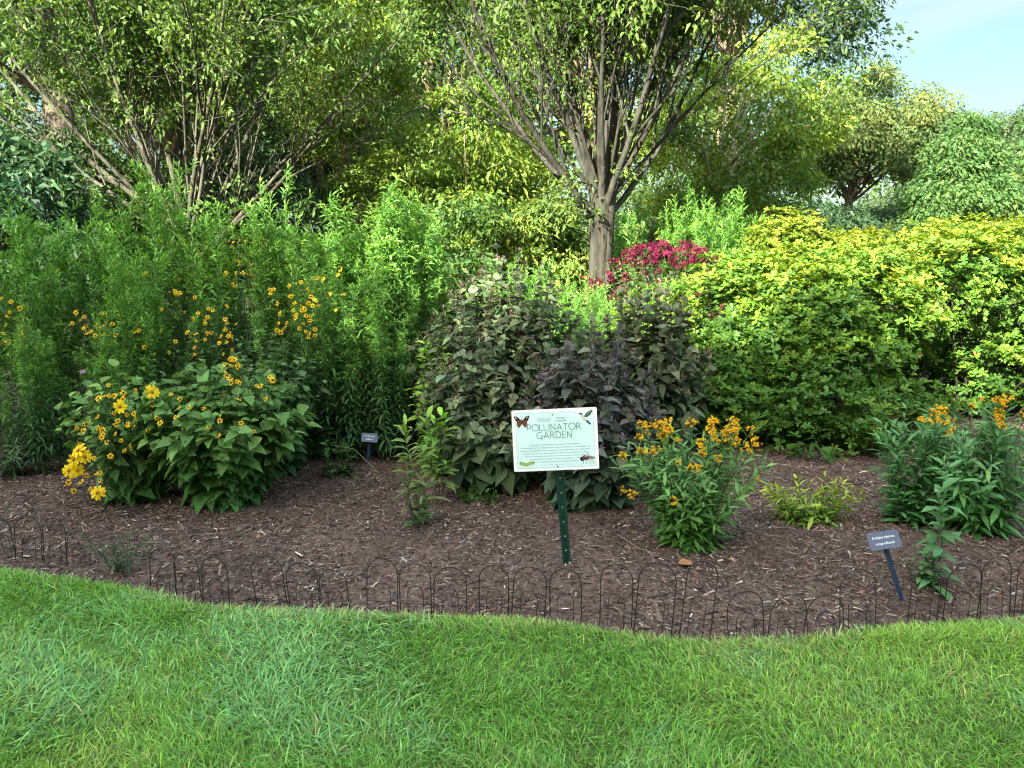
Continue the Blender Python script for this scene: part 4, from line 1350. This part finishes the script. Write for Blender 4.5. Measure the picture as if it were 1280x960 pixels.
GLYPH = {   # thin round capitals, height 1
    'P': (.55, [[(0, 0), (0, 1)], [(-.08, .96), (.2, 1)] + arc(.2, .72, .3, .27, 90, -90, 12) + [(0, .45)]]),
    'O': (1.0, [arc(.5, .5, .5, .5, 0, 360, 28)]),
    'L': (.58, [[(0, 1), (0, 0), (.5, 0), (.54, .08)]]),
    'I': (.16, [[(.06, 0), (.06, 1)]]),
    'N': (.82, [[(.06, 0), (.06, 1)], [(.0, .98), (.70, .02)], [(.68, 0), (.68, 1)]]),
    'A': (.86, [[(0, 0), (.40, 1)], [(.38, 1), (.82, 0)], [(.14, .33), (.66, .33)]]),
    'T': (.74, [[(.34, 0), (.34, 1)], [(-.02, .98), (.70, 1)]]),
    'R': (.72, [[(.05, 0), (.05, 1)], [(-.04, .97), (.25, 1)] + arc(.25, .74, .28, .25, 90, -90, 12) + [(.06, .49)], [(.26, .49), (.74, 0)]]),
    'G': (.92, [arc(.46, .5, .46, .5, 55, 315, 22) + [(.78, .16), (.78, .42)], [(.55, .42), (.95, .42)], [(.78, .2), (.76, -.22), (.70, -.30)]]),
    'D': (.84, [[(.05, 0), (.05, 1)], [(-.06, .98), (.25, 1)] + arc(.25, .5, .52, .5, 90, -90, 16) + [(.05, 0)]]),
    'E': (.62, [[(.5, 1), (.05, .97), (.05, .0), (.54, .02)], [(.05, .52), (.42, .53)]]),
}


def lettering(g, word, cx, y0, h, gap, w, z, c):
    tot = sum(GLYPH[ch][0] for ch in word) * h + gap * h * (len(word) - 1)
    x = cx - tot / 2
    for ch in word:
        adv, st = GLYPH[ch]
        for s in st:
            stroke(g, [(x + px * h, y0 + py * h) for px, py in s], w, z, c)
        x += adv * h + gap * h


def text_part(name, lines, size, y0, dy, z, c, parent, mat, cx=0.0, rot=0, space=1.0, width=None):
    """small lettering set with the built-in font and turned into one mesh."""
    dg = bpy.context.evaluated_depsgraph_get()
    g = Geo()
    for k, s in enumerate(lines):
        cu = bpy.data.curves.new('lettering', 'FONT')
        cu.body = s; cu.size = size; cu.align_x = 'CENTER'; cu.resolution_u = 2; cu.space_character = space
        o = bpy.data.objects.new('lettering', cu); C.objects.link(o)
        dg.update()
        me = bpy.data.meshes.new_from_object(o.evaluated_get(dg))
        V = np.array([v.co[:] for v in me.vertices]).reshape(-1, 3)
        if width is not None and len(V):
            V[:, 0] *= width[k] / (V[:, 0].max() - V[:, 0].min())
        F3 = [list(p.vertices) for p in me.polygons if len(p.vertices) == 3]
        F4 = [list(p.vertices) for p in me.polygons if len(p.vertices) == 4]
        V = V + [cx, y0 - k * dy, z]
        g.add(V, [np.array(f) for f in (F3, F4) if f], c)
        bpy.data.objects.remove(o); bpy.data.curves.remove(cu); bpy.data.meshes.remove(me)
    o = g.build(name, mat, parent, smooth=False)
    return o


def place(o, M):
    o.matrix_local = M


def garden_sign():
    base = gr(709, 707)
    t = thing('garden_sign', 'white pollinator garden sign on a leaning green metal post', 'sign', (base[0], base[1], 0))
    ctr = at(694, 549.5, base[1] - .005) - np.array([base[0], base[1], 0])
    # post: folded U channel; its punched holes are pale discs with the glint painted in
    top = ctr + np.array([0.0, .014, .10])
    axis = unit(top - np.array([0, .0, 0]))
    side = unit(np.cross([0, 1, 0], axis)); back = unit(np.cross(axis, side))
    ln = np.linalg.norm(top) + .14
    g = Geo()
    prof = [(-.021, .0), (-.0125, .001), (-.0105, .014), (.0105, .014), (.0125, .001), (.021, .0)]
    th = .0025
    ins = [(x, y - th if abs(x) < .012 else y + th) for x, y in prof]
    loop = prof + [(x * (0.82 if abs(x) < .0126 and abs(x) > .0106 else 1), y + (th if i in (0, 5) else -th if i in (2, 3) else th * .4)) for i, (x, y) in list(enumerate(prof))[::-1]]
    m = len(loop)
    hs = np.linspace(-.14, ln - .14, 2)
    V = np.array([axis * h + side * x + back * (y + .004) for h in hs for x, y in loop])
    g.add(V, [np.array([[i, (i + 1) % m, m + (i + 1) % m, m + i] for i in range(m)])], col((.008, .045, .035)))
    g.add(V[m:], np.array([[i, i + 1, m - 2 - i, m - 1 - i] for i in range(m // 2 - 1)]), col((.008, .045, .035)))
    g.build('post', M_POST, t, smooth=False)
    for k in range(9):
        gh = Geo()
        h = .08 + k * .075
        if h > ln - .2: break
        c = axis * h + back * .0022
        ang = np.arange(10) * .628
        V = np.array([c + side * math.cos(q) * .0034 + axis * math.sin(q) * .0052 for q in ang] + [c])
        gh.add(V, np.array([[i, (i + 1) % 10, 10] for i in range(10)]), col((.25, .28, .27)))
        hole = gh.build('punched_hole_glint', plain_hole, t, smooth=False)
    # panel frame
    W_, H_ = .412, .298
    roll = R(3.2); tilt = R(9)
    Mx = Matrix.Translation(Vector(ctr)) @ Matrix.Rotation(R(-3), 4, 'Z') @ Matrix.Rotation(-roll, 4, 'Y') @ Matrix.Rotation(math.pi / 2 - tilt, 4, 'X')

    def put(o):
        o.matrix_local = Mx
        return o
    g = Geo()
    r = .006
    out = []
    for cx, cy, a in ((W_ / 2 - r, H_ / 2 - r, 0), (-W_ / 2 + r, H_ / 2 - r, 90), (-W_ / 2 + r, -H_ / 2 + r, 180), (W_ / 2 - r, -H_ / 2 + r, 270)):
        out += [(cx + r * math.cos(R(a + q)), cy + r * math.sin(R(a + q))) for q in (0, 30, 60, 90)]
    flat(g, out, -.006, col((.8, .83, .82)), .006)
    P = np.array(out); n = len(P)
    g.add(np.c_[np.r_[P, [[0, 0]]], np.full(n + 1, -.006)], np.array([[(i + 1) % n, i, n] for i in range(n)]), col((.8, .83, .82)))
    panel = put(g.build('panel', M_SIGNW, t, smooth=False))
    g = Geo()
    a, b = W_ / 2 - .018, H_ / 2 - .015
    flat(g, [(-a, -b), (a, -b), (a, b), (-a, b)], .0006, col((.62, .8, .8)), .0005)
    put(g.build('tinted_field', M_SIGN, t, smooth=False))
    g = Geo()
    grey = col((.32, .42, .44))
    for q in (((-a, -b), (a, -b)), ((a, -b), (a, b)), ((a, b), (-a, b)), ((-a, b), (-a, -b))):
        stroke(g, q, .0012, .0014, grey)
    put(g.build('border_line', M_INK, t, smooth=False))
    g = Geo()
    green = col((.10, .26, .20))
    lettering(g, 'POLLINATOR', -.002, .046, .0315, .13, .0030, .0016, green)
    lettering(g, 'GARDEN', -.002, .008, .0315, .13, .0030, .0016, green)
    put(g.build('title_lettering', M_INK, t, smooth=False))
    dark = col((.13, .19, .21))
    body = ['This garden is alive for bees, butterflies, and hummingbirds.',
            'Surrounding plots, from those in shade, draw pollinators too; sustain these and',
            'sometimes the caterpillars and grubbers give insects safe havens. The tallest stems',
            'beside and near the back of the garden form habitat for native solitary or smaller',
            'bees for nest sites and hollow stems. They provide food and water sources',
            'for pollinators in all kinds of weather and shade, as well as',
            'plants for swallowtail, monarch and fritillary caterpillars.']
    wid = [.245, .335, .338, .315, .290, .245, .225]
    o = text_part('body_lettering', body, .0098, -.026, .0137, .0017, dark, t, M_INK, cx=-.003, width=wid); put(o)
    o = text_part('footer_lettering', ['University extension native plant garden project'], .006, -.122, .01, .0017, col((.3, .38, .4)), t, M_INK, cx=.0, width=[.15]); put(o)
    o = text_part('logo_lettering', ['MARYLAND', 'EXTENSION'], .0125, .098, .0105, .0017, col((.38, .44, .46)), t, M_INK, cx=-.050, width=[.066, .062]); put(o)
    o = text_part('logo_lettering', ['MASTER', 'GARDENER'], .0125, .099, .0125, .0017, col((.16, .24, .32)), t, M_INK, cx=.030, width=[.045, .055]); put(o)

    # butterfly
    g = Geo(); cx, cy = -.157, .092
    br, bk, wh = col((.13, .045, .022)), col((.018, .014, .014)), col((.7, .6, .5))
    for s in (-1, 1):
        flat(g, [(cx, cy + .004), (cx + s * .020, cy + .026), (cx + s * .036, cy + .030), (cx + s * .038, cy + .020), (cx + s * .028, cy + .004), (cx + s * .012, cy - .002)], .0013, bk, .0006)
        flat(g, [(cx, cy + .002), (cx + s * .013, cy + .012), (cx + s * .024, cy + .006), (cx + s * .027, cy - .012), (cx + s * .020, cy - .028), (cx + s * .010, cy - .024), (cx + s * .002, cy - .008)], .0015, br, .0006)
        for (dx, dy) in ((.030, .023), (.034, .016), (.024, .019), (.022, -.020), (.025, -.010)):
            flat(g, [(cx + s * dx + .0025 * math.cos(q), cy + dy + .0025 * math.sin(q)) for q in np.arange(6)], .0023, wh, .0003)
        stroke(g, [(cx, cy + .01), (cx + s * .004, cy + .022), (cx + s * .008, cy + .028)], .0008, .0018, bk)
    flat(g, [(cx - .002, cy + .014), (cx + .002, cy + .014), (cx + .0025, cy), (cx + .001, cy - .016), (cx - .001, cy - .016), (cx - .0025, cy)][::-1], .0024, bk, .0004)
    put(g.build('butterfly_picture', M_INK, t, smooth=False))
    # hummingbird
    g = Geo(); cx, cy = .142, .094
    gg, wg, db = col((.05, .10, .07)), col((.5, .52, .48)), col((.035, .05, .06))
    flat(g, [(cx - .022, cy + .022), (cx - .012, cy + .030), (cx - .002, cy + .024), (cx + .010, cy + .006), (cx + .022, cy - .020), (cx + .010, cy - .014), (cx - .004, cy - .004), (cx - .014, cy + .010)], .0014, wg, .0006)
    flat(g, [(cx - .024, cy + .026), (cx - .016, cy + .032), (cx - .004, cy + .026), (cx - .004, cy + .022), (cx - .018, cy + .022)], .0021, db, .0005)
    stroke(g, [(cx - .022, cy + .027), (cx - .034, cy + .031), (cx - .046, cy + .033)], .0014, .0016, db)
    flat(g, [(cx + .000, cy + .012), (cx + .012, cy + .030), (cx + .040, cy + .044), (cx + .044, cy + .040), (cx + .034, cy + .022), (cx + .016, cy + .008)], .0022, gg, .0005)
    flat(g, [(cx + .010, cy - .006), (cx + .018, cy - .006), (cx + .034, cy - .024), (cx + .028, cy - .028), (cx + .014, cy - .016)], .0022, db, .0005)
    for k in range(4):
        stroke(g, [(cx + .006 + k * .004, cy + .014 + k * .003), (cx + .026 + k * .004, cy + .030 + k * .003)], .0008, .0027, wg)
    put(g.build('hummingbird_picture', M_INK, t, smooth=False))
    # bee
    g = Geo(); cx, cy = .148, -.100
    dk, rd, tn = col((.02, .018, .02)), col((.11, .04, .035)), col((.24, .22, .18))
    flat(g, arc(cx - .022, cy + .002, .011, .011, 0, 330, 12), .0014, dk, .0006)
    flat(g, arc(cx - .005, cy + .008, .016, .013, 0, 330, 14), .0022, rd, .0006)
    flat(g, [(cx + .006, cy + .018), (cx + .026, cy + .014), (cx + .044, cy + .006), (cx + .030, cy - .002), (cx + .010, cy)], .0015, tn, .0006)
    flat(g, [(cx - .010, cy + .014), (cx + .006, cy + .034), (cx + .014, cy + .036), (cx + .010, cy + .022), (cx + .002, cy + .012)], .003, col((.5, .52, .52)), .0004)
    for x0, x1 in ((-.018, -.020), (-.004, -.002), (.008, .016), (.020, .034)):
        stroke(g, [(cx + x0, cy - .002), (cx + (x0 + x1) / 2 + .003, cy - .012), (cx + x1, cy - .024)], .0016, .0020, dk)
    put(g.build('bee_picture', M_INK, t, smooth=False))
    # caterpillar
    g = Geo(); cx, cy = -.142, -.112
    for k in range(9):
        x = cx - .030 + k * .0075
        yy = cy + .004 * math.cos(k * .9)
        flat(g, arc(x, yy, .0060, .0085, 0, 330, 10), .0013 + .00012 * (k % 2), col((.36, .46, .12)) if k % 2 else col((.20, .30, .08)), .0006)
    stroke(g, [(cx + .028, cy + .004), (cx + .036, cy + .016)], .0014, .002, col((.04, .05, .03)))
    for k in range(6):
        stroke(g, [(cx - .026 + k * .009, cy - .006), (cx - .024 + k * .009, cy - .012)], .0018, .002, col((.18, .22, .08)))
    put(g.build('caterpillar_picture', M_INK, t, smooth=False))
    for (sx, sy) in ((-.008, .121), (.006, -.130)):
        g = Geo()
        flat(g, arc(sx, sy, .0034, .0034, 0, 330, 12), .0012, col((.05, .05, .05)), .0018)
        put(g.build('screw', M_STEEL, t, smooth=False))


plain_hole = plain_mat('hole_glint', (.30, .34, .33), .6, .3)
garden_sign()


def plant_label(label, base, ctr, w, h, tilt, yaw, roll, lines, size, wid):
    t = thing('plant_label', label, 'plant label', base)
    c = np.array(ctr) - np.array(base)
    Mx = Matrix.Translation(Vector(c)) @ Matrix.Rotation(yaw, 4, 'Z') @ Matrix.Rotation(-roll, 4, 'Y') @ Matrix.Rotation(math.pi / 2 - tilt, 4, 'X')
    g = Geo()
    r = .006; out = []
    for cx, cy, a in ((w / 2 - r, h / 2 - r, 0), (-w / 2 + r, h / 2 - r, 90), (-w / 2 + r, -h / 2 + r, 180), (w / 2 - r, -h / 2 + r, 270)):
        out += [(cx + r * math.cos(R(a + q)), cy + r * math.sin(R(a + q))) for q in (0, 45, 90)]
    flat(g, out, -.003, col((.02, .04, .09)), .003)
    P = np.array(out); n = len(P)
    g.add(np.c_[np.r_[P, [[0, 0]]], np.full(n + 1, -.003)], np.array([[(i + 1) % n, i, n] for i in range(n)]), col((.02, .04, .09)))
    o = g.build('plate', M_LABEL, t, smooth=False); o.matrix_local = Mx
    o = text_part('engraved_lettering', lines, size, h * .10, h * .34, .0008, col((.75, .78, .8)), t, M_LABELTXT, width=wid); o.matrix_local = Mx
    g = Geo()
    a = np.array([0, 0, -.05]); b = c + np.array([0, .008, -.005])
    d = unit(b - a); s = unit(np.cross([0, 1, 0], d)); bk = np.cross(d, s)
    V = []
    for f, ww in ((0, .004), (.25, .010), (1, .012)):
        p = a + (b - a) * f
        V += [p - s * ww - bk * .003, p + s * ww - bk * .003, p + s * ww + bk * .003, p - s * ww + bk * .003]
    F = []
    for k in range(2):
        F += [[k * 4 + i, k * 4 + (i + 1) % 4, k * 4 + 4 + (i + 1) % 4, k * 4 + 4 + i] for i in range(4)]
    F.append([8, 9, 10, 11])
    g.add(np.array(V), np.array(F), col((.02, .03, .05)))
    g.build('stake', M_LABEL, t, smooth=False)


b1 = gr(1132, 748)
plant_label('larger black plant label leaning on a stake by the wire fence', (b1[0], b1[1], 0), at(1105, 675, b1[1] + .02), .135, .082, R(38), R(-6), R(12),
            ['Asclepias tuberosa', 'orange milkweed'], .017, [.098, .080])
b2 = gr(458, 582)
plant_label('smaller black plant label low before the dark foliage', (b2[0], b2[1], 0), at(462, 547, b2[1] - .01), .115, .068, R(35), R(10), R(-6),
            ['Helianthus', 'sunflower'], .016, [.07, .055])


# --- folding wire border fence
def hoop_pts(w, h, n=14):
    r = w / 2
    p = [(-r, -.05), (-r, h * .25), (-r, h * .5), (-r, h - r)]
    p += [(r * math.cos(a), h - r + r * math.sin(a)) for a in np.linspace(math.pi, 0, n)[1:-1]]
    p += [(r, h - r), (r, h * .5), (r, h * .25), (r, -.05)]
    return p


EPX = np.array(EDGE_PX, float)
SECT = [
    ('wire fence section of low hoops at the far left end', [(-2, 20, 646), (20, 52, 646), (54, 84, 648), (84, 112, 664)], 18),
    ('wire fence section of three separate hoops before the leafy mound', [(188, 220, 686), (221, 252, 692), (253, 288, 696)], 0),
    ('wire fence section of hoops with one bent flat top', [(320, 361, 693), (361, 402, 702), (402, 438, 711)], 0),
    ('faint thin wire fence section before the withering stalk', [(457, 499, 699), (499, 541, 702), (541, 584, 708)], 0),
    ('thin wire fence section below the left part of the sign', [(598, 637, 706), (638, 682, 706), (686, 728, 710)], 0),
    ('thin wire fence section below the orange flowered plant', [(748, 791, 706), (791, 841, 704), (848, 889, 704)], 0),
    ('dark wire fence section of three bold low hoops', [(908, 957, 737), (957, 1008, 741), (1008, 1056, 743)], 0),
    ('wire fence section crossing the larger black label stake', [(1049, 1095, 711), (1132, 1173, 711)], 0),
    ('wire fence section of tall hoops at the right end', [(1177, 1222, 701), (1222, 1265, 693), (1266, 1310, 694)], 0),
]


def fence(label, hoops, inset, seed):
    rng = np.random.default_rng(seed)
    pts = []
    for (x0, x1, yt) in hoops:
        ys = [np.interp(x, EPX[:, 0], EPX[:, 1]) - 4 - inset for x in (x0, x1)]
        a, b = gr(x0, ys[0]), gr(x1, ys[1])
        m = (a + b) / 2
        h = float(at((x0 + x1) / 2, yt, m[1] + .01)[2])
        pts.append((a, b, m, h))
    o0 = pts[0][2]
    t = thing('wire_border_fence', label, 'garden fence', tuple(o0), 'folding wire fence sections')
    for (a, b, m, h) in pts:
        d = b - a; w = float(np.linalg.norm(d[:2])) * .93; az = math.atan2(d[1], d[0])
        Mx = Matrix.Translation(Vector(m - o0)) @ Matrix.Rotation(az + rng.normal(0, .06), 4, 'Z') @ Matrix.Rotation(rng.normal(0, .05), 4, 'Y') @ Matrix.Rotation(rng.normal(-.03, .05), 4, 'X')
        g = Geo()
        tube(g, [(x, 0, z) for x, z in hoop_pts(w, h)], .0024, col((.025, .025, .028)), 6)
        o = g.build('tall_hoop', M_WIRE, t); o.matrix_local = Mx
        g = Geo()
        tube(g, [(x, .003, z) for x, z in hoop_pts(w * .5, h * .52, 10)], .0017, col((.025, .025, .028)), 5)
        o = g.build('inner_hoop', M_WIRE, t); o.matrix_local = Mx
        g = Geo()
        tube(g, [(-w / 2, -.004, h * .17), (0, -.004, h * .165), (w / 2, -.004, h * .17)], .0014, col((.025, .025, .028)), 5)
        o = g.build('rail_wire', M_WIRE, t); o.matrix_local = Mx


for k, (lab, hp, ins) in enumerate(SECT):
    fence(lab, hp, ins, 1000 + k)


# --- litter on the mulch
def dry_leaf():
    p = gr(857, 709)
    rng = np.random.default_rng(3)
    g = Geo()
    leaves(g, [(0, 0, .022)], [(1, -.15, .05)], [(0, -.3, 1)], .085, .05, col((.30, .15, .075)), .12, .5, 'ovate', 2)
    o = g.build('dry_leaf', M_CHIP)
    o.location = (p[0] - .04, p[1], .0)
    tag(o, 'curled brown dry leaf on the mulch below the orange flowered plant', 'leaf')
    for lab, pts in (('long pale twig on the mulch right of the sign post', [(772, 672), (800, 692), (838, 700)]),
                     ('short pale twig on the mulch between the post and the dark shrub', [(729, 687), (748, 688), (762, 690)]),
                     ('grey twig lying at the lawn edge on the left', [(318, 747), (345, 752), (368, 757)])):
        g = Geo()
        w = np.array([gr(*q) for q in pts]); w[:, 2] = [.016, .026, .018]
        w0 = w[0].copy()
        tube(g, w - w0, [.003, .0026, .0018], col((.26, .19, .13)), 5)
        o = g.build('twig', M_CHIP); o.location = w0
        tag(o, lab, 'twig')


dry_leaf()
drop(SUSAN); drop(BIGDAISY); drop(CONE); drop(UMB)
